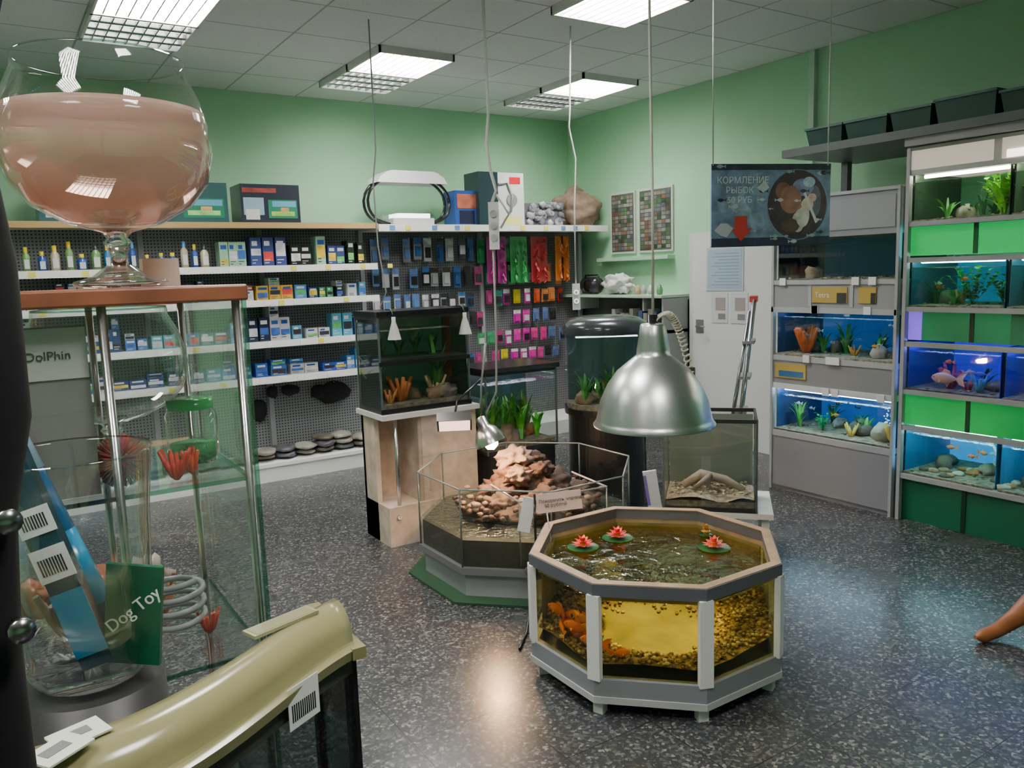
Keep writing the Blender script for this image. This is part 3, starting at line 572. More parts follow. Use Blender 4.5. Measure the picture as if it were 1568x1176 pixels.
for i in range(10):
    an=rd.uniform(2.85,3.4); r=.38+.06*rd.random(); b.fish((r*math.cos(an),r*math.sin(an),.215+.10*rd.random()),.07+.035*rd.random(),rd.uniform(-2.2,-.4),rd.choice([(.85,.22,.02),(.8,.30,.04),(.7,.10,.02)]),pitch=rd.uniform(-.3,.3))
for x,y,a_,z,l in ((-.43,.10,-1.2,.29,.10),(-.43,-.02,-1.0,.26,.11),(-.43,-.12,-.8,.24,.10),(-.39,-.24,2.2,.23,.07)): b.fish((x,y,z),l,a_,(.85,.2,.03),pitch=.2)
b.obj('goldfish',P)
b=B()
def lily(x,y,c,r=.05):
    for k in range(3):
        n=9-2*k
        for i in range(n):
            an=2*pi*i/n+k*.3; b.blade((x,y,.43+.004*k),.02+.014*k,.028-.004*k,(math.cos(an)*r*(1-.28*k),math.sin(an)*r*(1-.28*k)),c,n=4,droop=.2)
    b.lathe([(0,.0),(.012,.0),(.012,.02),(0,.024)],(x,y,.43),'leaf',(.8,.6,.1),8)
    b.lathe([(0,.001),(r*1.25,.001),(r*1.3,.004)],(x,y,.426),'leaf',(.02,.12,.03),16)
lily(-.14,.30,(.85,.02,.02),.055); lily(.06,.30,(.85,.02,.04),.055); lily(.30,-.06,(.85,.08,.05),.055); lily(.40,.08,(.6,.3,.05),.025)
b.obj('artificial_water_lilies',P)
b=B(); rd=random.Random(3)
for i in range(12): b.rock((-.40+.26*rd.random(),.0+.34*rd.random(),.385),(.06,.06,.035),'rock',(.03,.025,.02),2,.5)
b.obj('dark_pond_stones',P)
b=B(); b.box((-.10,-.001,0),(.10,.001,.085),'paint',(.85,.60,.54)); b.tube([(-.06,.002,-.15),(-.06,.002,.04)],.003,'paint',W,6)
c=b.obj('price_card',P,loc=(-.20,.38,.58),rz=math.radians(-35)); c.rotation_euler[1]=math.radians(-6); 
t=text('Покормить черепах\n    50 рублей',.021,(-.09,-.003,.045),(pi/2,0,0),'t',(.05,.04,.04),c)
b=B(); b.tube([(-3.40,-4.13,.56),(-3.43,-4.17,.45),(-3.44,-4.19,.25),(-3.50,-4.22,.08),(-3.60,-4.33,.008),(-3.72,-4.45,.008)],.006,'gloss',K,8); b.obj('black_power_cable')

# dome lamp
L=empty('dome_pendant_lamp',(-3.31,-4.85,.985)); b=B()
pr=[(.238,0),(.240,.006),(.229,.02),(.226,.03),(.210,.10),(.180,.165),(.142,.218),(.098,.254),(.075,.272),(.066,.28),(.064,.30),(.056,.35),(.050,.395),(.045,.40),(.0,.405)]
b.lathe(pr,(0,0,0),'brushed',(.72,.73,.74),48); b.lathe([(r*.985,z-.002) for r,z in pr[:10]],(0,0,0),'metal',(.8,.8,.8),48); b.cyl((0,0,.405),.018,.03,'gloss',K); b.obj('aluminium_shade',L)
b=B(); b.lathe([(0,0.08),(.03,.09),(.04,.12),(.03,.16),(.018,.2),(.018,.25)],(0,0,0),'lit',(1,.85,.6),16); b.obj('bulb',L)
b=B(); b.tube([(0,0,.43),(.003,0,.9),(-.004,0,1.5),(0,0,2.21)],.0055,'paint',(.7,.68,.6),6)
pts=[]
for i in range(260):
    t_=i/259; x=.005+.15*t_; z=.41+.06*math.sin(t_*pi*.8)-.30*t_**2.5; an=i*.75; pts.append((x*.84+.012*math.cos(an),-x*.54+.012*math.sin(an),z+.008*math.cos(an)))
b.tube(pts,.0036,'paint',(.55,.50,.38),5); b.obj('cords',L)
sp=bpy.data.lights.new('pendant_spot','SPOT'); sp.energy=150; sp.color=(1,.84,.5); sp.spot_size=.8; sp.spot_blend=.8; sp.shadow_soft_size=.03
so=bpy.data.objects.new('pendant_spot',sp); so.location=(0,0,.06); so.parent=L; bpy.context.collection.objects.link(so)

# ---------------------------------------------------------------- turtle terrarium
TX,TY=-3.09,-3.60; T=empty('turtle_terrarium',(TX,TY,0))
b=B(); b.prism(octo(0,0,.665),0.001,.012,'matte',(.02,.07,.03)); b.obj('green_mat',T)
b=B(); b.prism(octo(0,0,.57),.012,.13,'paint',(.33,.34,.36)); b.ring(octo(0,0,.60),octo(0,0,.55),.13,.165,'paint',(.16,.16,.17)); b.obj('grey_base',T)
b=B(); o8=octo(0,0,.59)
for i in range(8):
    (x0,y0),(x1,y1)=o8[i],o8[(i+1)%8]
    b.face([b.v((x0,y0,.165)),b.v((x1,y1,.165)),b.v((x1,y1,.56)),b.v((x0,y0,.56))],'glass',W)
    b.tube([(x0,y0,.165),(x0,y0,.56)],.005,'gloss',(.1,.13,.12),6); b.tube([(x0,y0,.56),(x1,y1,.56)],.0045,'gloss',(.3,.33,.31),6)
b.obj('glass_walls',T)
b=B(); b.prism(octo(0,0,.575),.166,.30,'mud',(.035,.032,.02)); b.face([b.v((x,y,.32)) for x,y in octo(0,0,.58)],'water',W)
b.obj('murky_water',T)
b=B(); rd=random.Random(14)
b.rock((.05,.0,.33),(.36,.32,.08),'rock',(.07,.04,.025),4,.3,fq=2.5)
for x,y,z,s_,c in ((0,.08,.44,.14,(.11,.06,.04)),(.14,.02,.41,.14,(.08,.045,.03)),(-.1,.1,.39,.12,(.10,.06,.04)),(.02,.14,.56,.10,(.26,.18,.14)),(.12,.14,.52,.09,(.10,.06,.04)),(-.18,-.02,.36,.10,(.11,.07,.045)),(.22,.1,.42,.1,(.07,.04,.03)),(.05,-.1,.37,.12,(.10,.06,.04)),(.30,-.05,.36,.09,(.09,.05,.035)),(-.05,.0,.5,.07,(.2,.13,.1)),(.10,-.02,.52,.06,(.06,.03,.02))): b.rock((x,y,z),(s_,s_*.8,s_*.66),'rock',c,4,.55,fq=2.2)
for i in range(160):
    an=rd.random()*6.28; r=.42*math.sqrt(rd.random()); b.rock((.03+r*math.cos(an),r*math.sin(an),.35+.05*rd.random()),(.02,.02,.015),'rock',rd.choice([(.12,.07,.045),(.22,.16,.11),(.06,.035,.025)]),1)
b.obj('basking_rocks',T)
b=B()
for (x0,y0),(x1,y1) in (((-.36,-.47),(.13,-.53)),((-.36,-.47),(-.30,-.12)),((.13,-.53),(.18,-.18))):
    b.face([b.v((x0,y0,.2)),b.v((x1,y1,.2)),b.v((x1,y1,.52)),b.v((x0,y0,.52))],'glass',W); b.tube([(x0,y0,.52),(x1,y1,.52)],.005,'gloss',(.45,.46,.44),6); b.tube([(x0,y0,.2),(x0,y0,.52)],.004,'gloss',(.3,.33,.3),6)
b.obj('inner_glass_box',T)
b=B(); b.box((-.03,-.004,0),(.03,.004,.17),'paint',(.78,.8,.78)); c=b.obj('thermometer_card',T,loc=(-.36,-.50,.38),rz=-.6); c.rotation_euler[1]=math.radians(12)
def dirm(p,d): return Vector((0,0,1)).rotation_difference(Vector(d).normalized()).to_matrix().to_4x4()
H=empty('clip_on_heat_lamp',(-3.33,-3.62,.74)); b=B()
b.M=dirm(0,(-.25,.35,1)); b.lathe([(.085,-.03),(.08,0),(.055,.05),(.03,.07),(.025,.12),(0,.125)],(0,0,0),'metal',(.75,.72,.68),24); b.lathe([(0,-.065),(.03,-.05),(.04,-.02),(.028,.02),(0,.04)],(0,0,0),'bulb',(1,.56,.27),14); b.M=Matrix.Identity(4)
b.tube([(-.03,.02,.12),(.0,.06,.28),(.02,.03,.5)],.006,'gloss',(.2,.2,.2)); b.obj('reflector',H)
H2=empty('square_heat_lamp',(-3.50,-3.56,.84)); b=B(); b.M=Matrix.Rotation(-.5,4,'Z')@Matrix.Rotation(-.65,4,'X'); b.box((-.09,-.06,-.02),(.09,.06,.03),'gloss',(.05,.045,.04)); b.box((-.08,-.052,-.024),(.08,.052,-.02),'glow2',(.8,.52,.38)); b.M=Matrix.Identity(4); b.tube([(0,0,.02),(.05,.05,.1),(.2,.05,.2)],.006,'gloss',K); b.obj('housing',H2)
# ---------------------------------------------------------------- cords + sockets
def socket(x,y,z,n=3):
    b.box((x-.026,y-.02,z),(x+.026,y+.02,z+.06+.06*n),'gloss',(.78,.78,.76),rz=-.6)
    for i in range(n):
        b.cyl((x-.012,y-.017,z+.06+.06*i),.018,.006,'gloss',(.4,.4,.4),14,axis=(-.56,-.83,0))
b=B(); x,y=-3.25,-3.6
b.tube([(x-.01,y,3.2),(x,y,2.4),(x-.02,y,2.25),(x+.0,y,2.12),(x+.03,y,2.02),(x,y,1.95)],.009,'paint',(.8,.8,.75),6); socket(x+.01,y,1.72,3); b.tube([(x,y,1.74),(x,y,1.3),(x-.01,y,.98),(x-.08,y,.87)],.006,'paint',(.3,.3,.27),6)
b.tube([(x+.03,y,2.0),(x+.09,y-.02,1.9),(x+.05,y,1.83)],.006,'paint',(.7,.7,.65),6)
b.obj('hanging_power_strip')
b=B(); x,y=-2.05,-2.74
b.tube([(x,y,3.2),(x-.02,y,2.65),(x-.03,y,2.55),(x+.02,y,2.35),(x,y,2.0),(x,y,1.5)],.006,'paint',(.6,.6,.55),6); socket(x,y,1.33,2); b.tube([(x,y,1.35),(x+.02,y,1.2),(x-.1,y,1.15)],.004,'paint',K,6); b.obj('ceiling_power_cord')
b=B(); x,y=-3.28,-2.27
b.tube([(x,y,3.2),(x,y,2.4),(x-.03,y,2.2),(x-.02,y,1.8),(x+.02,y,1.5),(x-.03,y,1.4)],.005,'paint',(.35,.35,.35),6); b.obj('lamp_cable')
# ---------------------------------------------------------------- cabinet + tanks in the middle
b=B(); CRM=(.62,.50,.40)
b.box((-3.62,-2.92,.77),(-2.965,-2.52,.799),'paint',(.72,.70,.66))
b.box((-3.60,-2.74,.0),(-3.57,-2.55,.77),'wood',CRM); b.box((-3.60,-2.58,0),(-2.98,-2.55,.77),'wood',CRM); b.box((-3.60,-2.90,0),(-2.98,-2.55,.24),'wood',CRM); b.box((-3.36,-2.89,.24),(-2.98,-2.86,.77),'wood',CRM)
b.box((-3.38,-2.88,.24),(-3.36,-2.55,.77),'wood',(.5,.4,.32)); b.tube([(-3.52,-2.87,.24),(-3.52,-2.87,.77)],.012,'metal',(.7,.7,.7),12)
b.cyl((-3.54,-2.90,.18),.012,.02,'metal',(.6,.6,.6),12,axis=(-.2,-1,0)); b.obj('display_cabinet')
def aq(name,x0,x1,y0,y1,z0,z1,back,seed,hood=None,frame=(.02,.02,.02),rz=0,plants=6,rocks=4,water=.85,lit=0,litc=(.8,1,.9),pc=(.06,.4,.05)):
    cx,cy=(x0+x1)/2,(y0+y1)/2; A=empty(name,(cx,cy,z0),rz); hx,hy,h=(x1-x0)/2,(y1-y0)/2,z1-z0; b=B()
    for q in ((-hx,-hy,hx,-hy+.005),(-hx,hy-.005,hx,hy),(-hx,-hy,-hx+.005,hy),(hx-.005,-hy,hx,hy)): b.box((q[0],q[1],.01),(q[2],q[3],h),'glass')
    b.obj('glass',A); b=B()
    if back: b.box((-hx+.01,hy-.012,.01),(hx-.01,hy-.007,h-.01),'tankback',back)
    b.box((-hx,-hy,0),(hx,hy,.018),'paint',frame)
    for q in ((-hx-.004,-hy-.004,hx+.004,-hy+.008),(-hx-.004,hy-.008,hx+.004,hy+.004),(-hx-.004,-hy,-hx+.008,hy),(hx-.008,-hy,hx+.004,hy)): b.box((q[0],q[1],h-.018),(q[2],q[3],h+.002),'paint',frame); b.box((q[0],q[1],0),(q[2],q[3],.022),'paint',frame)
    for sx_ in (-1,1):
        for sy in (-1,1): b.box((sx_*hx-.005,sy*hy-.005,0),(sx_*hx+.005,sy*hy+.005,h),'gloss',(.08,.1,.1))
    b.obj('frame',A); b=B(); rd=random.Random(seed)
    b.box((-hx+.01,-hy+.01,.018),(hx-.01,hy-.012,.05),'sand',(.2,.17,.12))
    for i in range(rocks): b.rock((rd.uniform(-hx*.75,hx*.75),rd.uniform(-hy*.5,hy*.3),.08),(.07,.05,.05+.04*rd.random()),'rock',rd.choice([(.4,.2,.08),(.25,.15,.08),(.15,.12,.1)]),3,.5)
    for i in range(plants): b.plant((rd.uniform(-hx*.85,hx*.85),rd.uniform(-hy*.4,hy*.5),.05),h*rd.uniform(.4,.9),14,tuple(q*rd.uniform(.5,1.2) for q in pc),.022,.09,rd)
    if water: b.box((-hx+.006,-hy+.006,h*water),(hx-.006,hy-.012,h*water+.003),'water')
    b.obj('scape',A)
    if lit:
        b=B(); b.box((-hx*.8,-.03,h-.02),(hx*.8,.03,h-.012),'lit',tuple(q*lit for q in litc)); b.obj('light_strip',A)
    return A,hx,hy,h
A,hx,hy,h=aq('tall_aquarium_tank',-3.60,-3.01,-2.88,-2.55,.80,1.37,(.004,.015,.008),1,plants=2,rocks=6,lit=.15,litc=(1,.8,.5))
b=B(); b.box((-hx-.01,-hy-.01,h),(hx+.01,hy+.01,h+.03),'gloss',K); b.box((-hx-.008,-hy-.008,h*.5),(hx+.008,-hy,h*.54),'gloss',K); b.box((-hx-.008,-hy-.008,0),(hx+.008,-hy,.03),'gloss',K)
for q in (-hx+.006,hx-.008): b.box((q,-hy+.01,.02),(q+.002,hy-.01,h),'paint',(.01,.02,.015))
rd=random.Random(3); coral(b,(-hx*.4,-.05,.04),.17,(.5,.13,.03),rd,20); coral(b,(-hx*.7,-.08,.04),.1,(.5,.2,.05),rd,14); coral(b,(hx*.4,-.05,.05),.14,(.45,.3,.15),rd,16)
for i in range(4): b.plant((-hx*.6+hx*.4*i,.08,h*.56),.2,14,(.03,.16,.04),.02,.08,rd)
b.box((-hx+.01,-hy+.01,h*.54),(hx-.01,hy-.02,h*.56),'paint',(.02,.02,.02)); b.obj('hood_and_coral',A)
b=B()
for sx_ in (-.22,.25):
    b.M=Matrix.Translation((sx_,-.22,h-.13)); b.lathe([(.04,0),(.035,.02),(.022,.07),(.012,.1),(.012,.13),(0,.13)],(0,0,0),'gloss',(.6,.6,.58),18); b.lathe([(0,.005),(.03,.006)],(0,0,0),'lit',(.5,.47,.4),12)
    b.tube([(0,0,.13),(0,.03,.17),(0,.1,.17)],.005,'gloss',K,6)
b.obj('clip_lamps',A)
A,hx,hy,h=aq('planted_aquarium',-2.93,-2.39,-2.94,-2.58,.46,.98,(.01,.025,.02),2,plants=18,rocks=3,lit=.9,litc=(.7,.6,.8),pc=(.10,.48,.03))
b=B(); b.box((-hx-.02,-hy-.02,h),(hx+.02,hy+.02,h+.03),'gloss',(.02,.015,.015)); b.box((-hx+.02,-hy,-.459),(hx-.02,hy,0),'paint',(.02,.02,.02)); b.obj('lid_and_stand',A)
A=empty('bowfront_aquarium',(-2.12,-3.14,0),math.radians(-35))
def bow(r,k=1.0): return [(r*math.cos(pi+pi*i/24),.10+(r*.95)*math.sin(pi+pi*i/24)*k) for i in range(25)]+[(r,.22),(-r,.22)]
b=B(); b.prism(bow(.25),.0,.66,'paint',(.008,.008,.009)); b.prism(bow(.275),.66,.70,'gloss',K); b.obj('rounded_stand',A)
b=B(); b.prism(bow(.265),.70,1.19,'glass',W,cap=False,smooth=True); b.obj('curved_glass',A)
b=B(); b.box((-.25,.19,.70),(.25,.2,1.19),'tankback',(.006,.022,.02)); b.prism(bow(.255),.70,.73,'sand',(.2,.17,.12)); rd=random.Random(5)
for i in range(12): b.plant((rd.uniform(-.18,.18),rd.uniform(-.05,.15),.73),.4*rd.uniform(.4,.9),12,(.05,.3,.05),.022,.08,rd)
for i in range(5): b.rock((rd.uniform(-.17,.17),rd.uniform(-.08,.1),.76),(.06,.05,.05),'rock',(.2,.15,.1),3,.5)
b.box((-.2,-.02,1.165),(.2,.02,1.172),'lit',(.18,.22,.2)); b.obj('scape',A)  # glowing strip under the hood added to brighten the tank inside
b=B(); L0=[bow(.285),bow(.285),bow(.27),bow(.23),bow(.16),bow(.08)]; Z=[1.185,1.225,1.255,1.28,1.295,1.30]
rows=[[b.v((x,y,z)) for x,y in P_] for k,(P_,z) in enumerate(zip(L0,Z))]
for r0,r1 in zip(rows,rows[1:]):
    for i in range(len(r0)): b.face([r0[i],r0[(i+1)%len(r0)],r1[(i+1)%len(r0)],r1[i]],'gloss',(.03,.035,.04),True)
b.face(rows[-1],'gloss',(.03,.035,.04)); b.obj('domed_hood',A)
D=empty('low_white_table',(-2.17,-4.12,0),math.radians(-48)); b=B(); b.box((-.24,-.23,.27),(.30,.23,.30),'paint',(.78,.76,.72))
for sx_ in (-.2,.26):
    for sy in (-1,1): b.box((sx_-.02,sy*.19-.02,0),(sx_+.02,sy*.19+.02,.27),'paint',(.7,.68,.65))
b.obj('table',D)
A,hx,hy,h=aq('sand_terrarium',-2.46,-1.98,-4.31,-3.95,.302,.80,None,9,plants=0,rocks=0,water=0,rz=math.radians(-48))
b=B(); nn=16; gv={}
for i in range(nn+1):
    for j in range(nn+1):
        x=-hx+.01+(2*hx-.02)*i/nn; y=-hy+.01+(2*hy-.02)*j/nn; gv[i,j]=b.v((x,y,.07+.035*noise.noise(Vector((x*7,y*7,4)))))
for i in range(nn):
    for j in range(nn): b.face([gv[i,j],gv[i+1,j],gv[i+1,j+1],gv[i,j+1]],'sand',(.32,.26,.18),True)
b.box((-hx+.01,hy-.012,.02),(hx-.01,hy-.008,h-.03),'paint',(.16,.20,.18))
b.tube([(-.15,0,.09),(-.05,.03,.15),(.08,0,.13),(.18,-.05,.09)],[.02,.028,.024,.015],'rock',(.3,.24,.18),8); b.tube([(-.02,.02,.1),(.0,-.05,.16),(-.08,-.08,.1)],[.02,.02,.012],'rock',(.3,.24,.18),8)
rd=random.Random(2)
for i in range(130): b.rock((rd.uniform(-hx+.03,hx-.03),rd.uniform(-hy+.03,hy-.03),.085),(.009,.009,.006),'rock',rd.choice([(.5,.42,.3),(.25,.2,.15)]),1)
b.obj('sand_and_driftwood',A)
b=B(); b.box((-.035,-.01,0),(.035,.01,.20),'gloss',(.8,.8,.8)); b.box((-.035,-.012,.02),(-.02,-.01,.18),'gloss',(.25,.15,.5)); b.tube([(0,0,.0),(-.02,0,-.13),(-.1,.02,-.2)],.005,'gloss',(.8,.8,.8),6); c=b.obj('white_filter_unit',loc=(-2.66,-4.16,.36),rz=-.7); c.rotation_euler[1]=-.15
E=empty('step_ladder',(-.97,-3.27,0),math.radians(38)); b=B()
for sx_ in (-.14,.14):
    b.tube([(sx_*1.1,.06,0.01),(sx_*.7,-.08,1.36)],.013,'metal',(.45,.45,.46),8); b.tube([(sx_*1.1,.14,0.01),(sx_*.7,-.05,1.28)],.010,'metal',(.35,.35,.36),8)
for z in (.3,.55,.8,1.05): b.box((-.13,-.02-.10*z+.04,z),(.13,.06-.10*z+.04,z+.02),'paint',(.2,.2,.21))
b.box((-.10,-.10,1.34),(.10,-.05,1.38),'paint',(.4,.03,.03)); b.obj('ladder',E)
b=B(); b.box((-.2,-.2,.42),(.2,.2,.45),'paint',(.1,.1,.11)); 
for sx_ in (-.18,.18):
    for sy in (-.18,.18): b.tube([(sx_,sy,0.01),(sx_,sy,.42)],.012,'metal',(.2,.2,.2),8)
for sx_ in (-.18,.18): b.tube([(sx_,.19,.42),(sx_,.24,.85)],.012,'metal',(.2,.2,.2),8)
b.box((-.19,.21,.62),(.19,.24,.86),'paint',(.03,.03,.032)); b.obj('black_chair',loc=(-1.42,-2.95,0),rz=-.9)

# ---------------------------------------------------------------- coat stand foot
b=B(); cx,cy=-1.60,-5.72
for k in range(3):
    an=math.radians(163+120*k); d=Vector((math.cos(an),math.sin(an),0)); c0=Vector((cx,cy,0))
    pts=[c0+d*.03+Vector((0,0,.30)),c0+d*.14+Vector((0,0,.25)),c0+d*.26+Vector((0,0,.16)),c0+d*.38+Vector((0,0,.08)),c0+d*.48+Vector((0,0,.04)),c0+d*.55+Vector((0,0,.028)),c0+d*.59+Vector((0,0,.03))]
    b.tube(pts,[.028,.036,.046,.038,.028,.028,.008],'wood',(.30,.10,.035),12)
b.cyl((cx,cy,.12),.028,1.6,'wood',(.30,.10,.035),16); b.obj('wooden_coat_stand')

# ---------------------------------------------------------------- left foreground : glass cabinet with goblets
XR=-5.06; SZ=1.22
G=empty('glass_display_case',(0,0,0)); b=B()
b.box((-6.05,-5.62,1.565),(XR,-5.05,1.595),'wood',(.26,.09,.045)); b.obj('wooden_top',G,bevel=.004)
b=B()
for x,y in ((XR-.02,-5.60),(XR-.02,-5.08),(XR-.25,-5.60),(XR-.22,-5.08),(-6.03,-5.6),(-6.03,-5.08)): b.tube([(x,y,.05),(x,y,1.565)],.008,'metal',(.65,.62,.6),12)
b.box((-6.05,-5.62,0),(XR-.005,-5.05,.06),'paint',(.1,.1,.1)); b.obj('chrome_posts',G)
b=B()
for z in (SZ,.86,.45): b.box((-6.03,-5.60,z-.004),(XR-.02,-5.07,z+.004),'glass'); b.box((-6.03,-5.604,z-.004),(XR-.02,-5.60,z+.004),'edge'); b.box((XR-.02,-5.60,z-.004),(XR-.016,-5.07,z+.004),'edge')
b.box((-6.03,-5.612,.06),(XR-.01,-5.608,1.565),'casepane'); b.box((XR-.01,-5.6,.06),(XR-.006,-5.07,1.565),'casepane'); b.box((XR-.012,-5.615,.06),(XR-.004,-5.607,1.565),'edge'); b.obj('glass_panels',G)
def goblet(name,x,y,z,R,H,water=None):
    E=empty(name,(x,y,z)); b=B()
    s=H; o_=[(0,0),(.40*R,.0),(.46*R,.008),(.44*R,.014),(.26*R,.024),(.13*R,.045),(.085*R,.10*s),(.085*R,.16*s),(.12*R,.19*s),(.14*R,.205*s),(.10*R,.225*s),(.14*R,.25*s),(.45*R,.29*s),(.75*R,.365*s),(.93*R,.47*s),(1.0*R,.60*s),(.98*R,.72*s),(.91*R,.84*s),(.80*R,.95*s),(.79*R,1.0*s)]
    b.lathe(o_,(0,0,0),'glassclear',W,64); b.lathe([(.79*R,s),(.785*R,s+.004),(.775*R,s)],(0,0,0),'edge',W,56)
    b.obj('glass',E)
    b=B(); b.lathe([(.0,.004),(.38*R,.006),(.24*R,.02),(.11*R,.043),(.07*R,.10*s),(.07*R,.16*s),(.105*R,.19*s),(.12*R,.205*s),(.085*R,.225*s),(.1*R,.245*s),(0,.26*s)],(0,0,0),'solid_glass',W,32); b.obj('stem',E)
    if water:
        b=B(); pr=[(r*.985,z_+.002) for r,z_ in o_[12:] if z_<water*s]; pr=[(0,.275*s)]+pr; last=pr[-1]; pr+= [(last[0]*.985,water*s),(0,water*s)]
        b.lathe(pr,(0,0,0),'water_body',W,64); b.obj('water',E)
    return E
goblet('large_snifter_bowl',-5.235,-5.31,1.596,.20,.45,.78)
goblet('large_snifter_bowl',-5.70,-5.33,1.596,.195,.45,.6)
goblet('small_snifter_bowl',-5.275,-5.26,SZ+.005,.165,.325,None)
b=B()
b.box((-5.60,-5.16,1.596),(-5.46,-5.07,1.70),'paint',(.75,.5,.4)); b.box((-5.16,-5.11,1.596),(-5.08,-5.06,1.66),'paint',(.7,.6,.52)); b.obj('warm_tint_boxes')  # boxes added behind the bowl, their peach colour imitating warm light
b=B(); b.box((-5.455,-5.56,SZ+.005),(-5.335,-5.49,1.53),'paint',(.25,.23,.22)); b.box((-5.455,-5.563,1.44),(-5.335,-5.56,1.53),'paint',(.6,.58,.55)); b.obj('pump_carton')
text('DolPhin',.022,(-5.432,-5.5645,1.475),(pi/2,0,0),'t',(.05,.05,.06),bpy.data.objects['pump_carton'])
b=B(); b.lathe([(0,0),(.045,0),(.052,.02),(.052,.10),(.042,.12)],(-5.14,-5.40,SZ+.005),'glassclear',W,24); b.lathe([(.046,.115),(.046,.135),(0,.135)],(-5.14,-5.40,SZ+.005),'gloss',(.03,.40,.10),24); b.lathe([(0,0),(.046,.002),(.046,.04),(0,.04)],(-5.14,-5.40,SZ+.006),'sand',(.1,.4,.15),20); b.obj('green_lid_jar')
b=B(); rd=random.Random(1)
cc_=Vector((-5.295,-5.53,SZ+.055))
for i in range(320):
    v=Vector((rd.gauss(0,1),rd.gauss(0,1),rd.gauss(0,1))).normalized(); b.tube([cc_,cc_+v*.05],[.003,.0015],'leaf',(.40,.025,.03),4)
for p,c,s_ in (((-5.20,-5.53,SZ+.005),(.5,.04,.03),.06),((-5.165,-5.5,SZ+.005),(.55,.08,.03),.05),((-5.22,-5.3,.865),(.6,.3,.15),.10),((-5.4,-5.3,.865),(.5,.35,.25),.12),((-5.14,-5.35,.455),(.6,.4,.3),.13),((-5.3,-5.3,.455),(.4,.1,.1),.16),((-5.5,-5.35,.455),(.5,.35,.25),.14),((-5.15,-5.45,.865),(.5,.1,.06),.05)): coral(b,p,s_,c,rd,20)
b.obj('coral_decorations')
b=B(); rd=random.Random(41)
for z in (.865,.455,SZ+.004):
    for i in range(9):
        x=-5.9+.085*i; 
        if z>1 and i>2: break
        b.rock((x,-5.16,z+.05),(.045,.05,.045),'gloss',rd.choice([(.6,.35,.22),(.4,.4,.38),(.7,.55,.45),(.1,.3,.15),(.6,.18,.1)]),3,.6,fq=2.5)
b.obj('ornament_stones')
b=B()
for k,(x,y,z,r,c) in enumerate(((-5.20,-5.42,.865,.05,(.35,.36,.35)),(-5.32,-5.40,.455,.07,(.65,.65,.62)),(-5.18,-5.45,.455,.06,(.15,.3,.2)))):
    pts=[(x+r*math.cos(i*.35),y+r*math.sin(i*.35),z+.012+.0016*i) for i in range(70)]; b.tube(pts,.007,'gloss',c,6)
b.obj('coiled_hoses')
# ---------------------------------------------------------------- olive aquarium hood in the foreground
V=empty('olive_hood_aquarium',(0,0,0)); OL=(.27,.25,.12); b=B()
def arc(t,off=0):
    x=-5.06-.80*t; y=-6.06-.20*max(0,math.sin(pi*min(1,(t*.96+.03))))**1.5
    return x,y
prof=[(0,1.028),(-.004,1.044),(.010,1.047),(.013,1.050),(.016,1.068),(.028,1.084),(.046,1.094),(.066,1.097),(.085,1.094),(.098,1.08),(.105,1.05),(.11,1.02),(.20,1.02)]
rows=[]
for i in range(41):
    t=i/40; x,y=arc(t); rows.append([b.v((x,y+o_,z)) for k,(o_,z) in enumerate(prof)])
for r0,r1 in zip(rows,rows[1:]):
    for k in range(len(prof)-1): b.face([r0[k],r0[k+1],r1[k+1],r1[k]],'gloss',OL,k not in (0,1,2))
b.face(rows[0][:12],'gloss',OL); b.face(rows[-1][:12],'gloss',OL)
x0,y0=arc(0); b.box((x0-.01,y0-.008,1.028),(x0+.012,y0+.20,1.046),'gloss',OL)
b.box((x0-.155,y0+.020,1.097),(x0-.045,y0+.052,1.102),'gloss',(.36,.34,.20),rz=.3); b.box((x0-.150,y0+.023,1.102),(x0-.05,y0+.049,1.1025),'gloss',(.30,.28,.15),rz=.3)
b.obj('hood',V)
b=B(); rows=[]
for i in range(41):
    t=i/40; x,y=arc(t); rows.append([b.v((x,y+.012,z)) for z in (.45,.50,1.0,1.024)]+[b.v((x,y+.19,z)) for z in (1.02,.45)])
for r0,r1 in zip(rows,rows[1:]):
    b.face([r0[0],r0[1],r1[1],r1[0]],'gloss',K,True); b.face([r0[1],r0[2],r1[2],r1[1]],'dark_glass',K,True); b.face([r0[2],r0[3],r1[3],r1[2]],'gloss',(.05,.05,.04),True)
    b.face([r0[4],r0[5],r1[5],r1[4]],'dark_glass',K,True); b.face([r0[0],r1[0],r1[5],r0[5]],'gloss',K)
b.box((x0-.012,y0+.01,.45),(x0+.002,y0+.03,1.028),'gloss',K); b.box((x0-.012,y0+.175,.45),(x0+.002,y0+.192,1.028),'gloss',K); b.box((x0-.006,y0+.03,.45),(x0-.002,y0+.18,1.02),'dark_glass'); 
b.box((-5.84,-6.12,0),(x0-.01,-5.99,.45),'paint',(.03,.03,.03)); b.obj('tank_body',V)
b=B(); b.box((-.03,-.0005,-.03),(.03,.0005,.03),'paint',(.8,.8,.75))
for i in range(12): b.box((-.024+.004*i,-.0012,-.02),(-.022+.004*i,-.0005,.005),'paint',K)
o=b.obj('price_label',V,loc=(-5.165,-6.128,1.02),rz=.5)
b=B()
for k,(px_,py_) in enumerate(((-5.44,-6.185),(-5.462,-6.215))):
    b.box((px_-.028,py_-.022,1.0985+.004*k),(px_+.028,py_+.022,1.101+.004*k),'paint',(.75,.82,.66),rz=.3+.3*k); b.box((px_-.018,py_-.008,1.1012+.004*k),(px_+.012,py_+.008,1.1018+.004*k),'paint',(.2,.2,.2),rz=.3+.3*k)
b.obj('price_tags',V)
b=B(); b.cyl((-5.40,-5.865,0),.10,1.019,'paint',(.03,.03,.03),32); b.obj('round_plinth')
Q=empty('glass_vase',(-5.40,-5.865,1.021)); b=B()
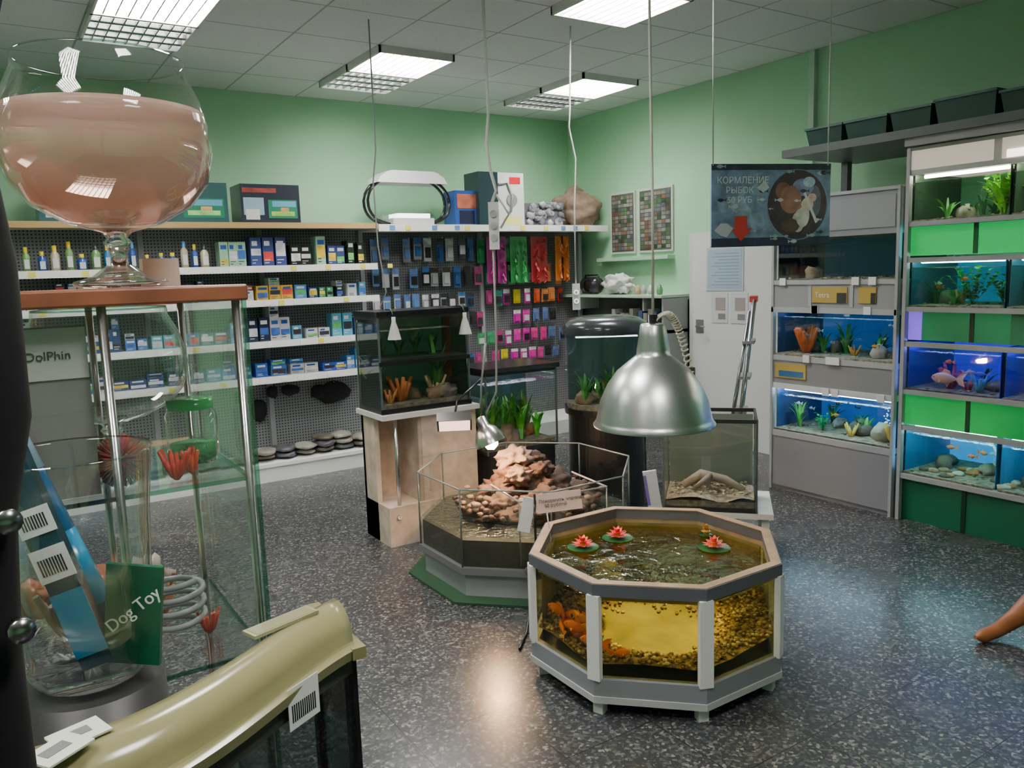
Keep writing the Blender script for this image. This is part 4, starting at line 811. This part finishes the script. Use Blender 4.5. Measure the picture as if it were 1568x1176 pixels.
pr=[(0,0),(.06,.0),(.078,.01),(.088,.03),(.092,.10),(.100,.25),(.110,.34),(.112,.345),(.108,.34),(.097,.25),(.089,.10),(.08,.03),(0,.02)]
b.lathe(pr,(0,0,0),'glassclear',W,48); b.obj('vase_glass',Q)
b=B(); ax_=Vector((.54,.84,0))
b.M=Matrix.Translation((.04,0,.03))@Matrix.Rotation(math.radians(-21),4,ax_)
b.tube([(0,0,0),(0,0,.52)],[.022,.022],'gloss',(.02,.12,.26),14); b.tube([(0,0,.08),(0,0,.2)],.0226,'gloss',(.02,.28,.5),14); b.tube([(0,0,.30),(0,0,.44)],.0227,'gloss',(.35,.55,.7),14); b.tube([(0,0,.46),(0,0,.50)],.0228,'gloss',(.02,.3,.5),14)
b.M=Matrix.Translation((.01,-.03,.03))@Matrix.Rotation(math.radians(-17),4,ax_)@Matrix.Rotation(-.4,4,'Z'); b.box((-.022,-.012,0),(.022,.012,.38),'gloss',(.01,.05,.07)); b.box((-.025,-.0135,.14),(.025,-.012,.19),'paint',(.75,.75,.75)); b.box((-.025,-.0135,.21),(.025,-.012,.25),'paint',(.75,.75,.75)); b.box((-.023,-.013,.02),(.023,-.012,.12),'gloss',(.02,.25,.45))
for i in range(9): b.box((-.018+.004*i,-.0142,.15),(-.016+.004*i,-.0134,.175),'paint',K); b.box((-.018+.004*i,-.0142,.22),(-.016+.004*i,-.0134,.24),'paint',K)
b.M=Matrix.Identity(4)
b.M=Matrix.Translation((.045,-.055,.03))@Matrix.Rotation(-.55,4,'Z')@Matrix.Rotation(.12,4,'Y'); b.box((-.035,-.004,0),(.045,.004,.15),'gloss',(.01,.11,.06)); b.M=Matrix.Identity(4); b.obj('toy_packages',Q)
t=text('Dog Toy',.026,(.025,-.066,.085),(pi/2,math.radians(-35),-.55),'t',(.7,.75,.7),Q)
b=B()
px_,py_=-5.488,-6.41
pts=[(px_+.06,py_+.01,2.0),(px_+.035,py_,1.9),(px_+.01,py_,1.80),(px_-.003,py_,1.72),(px_+.004,py_,1.62),(px_+.002,py_,1.5),(px_-.012,py_,1.42),(px_-.018,py_,1.3),(px_-.02,py_,0)]
b.tube(pts,[.035,.03,.028,.028,.03,.03,.026,.024,.024],'matte',(.006,.006,.007),16)
for z in (1.42,1.33): b.lathe([(0,0),(.010,.002),(.010,.012),(0,.014)],(px_+.004,py_-.024,z),'metal',(.3,.3,.3),14,axis=(.3,-1,0))
b.obj('black_display_stand')
# ---------------------------------------------------------------- camera
f=1230; a=math.radians(33); tt=math.radians(7.9); rr=math.radians(-1.9)
C=Vector((-5.48,-7.17,1.6)); R=Matrix.Rotation(-a,3,'Z')@Matrix.Rotation(pi/2-tt,3,'X')@Matrix.Rotation(rr,3,'Z')
cam=bpy.data.cameras.new('camera'); co=bpy.data.objects.new('camera',cam); bpy.context.collection.objects.link(co); cam.sensor_width=36; cam.lens=36*f/1568; cam.clip_start=.02
co.matrix_world=Matrix.Translation(C)@R.to_4x4(); bpy.context.scene.camera=co
w=bpy.data.worlds.new('world'); bpy.context.scene.world=w; w.use_nodes=True; w.node_tree.nodes['Background'].inputs[0].default_value=(.5,.55,.55,1); w.node_tree.nodes['Background'].inputs[1].default_value=.3
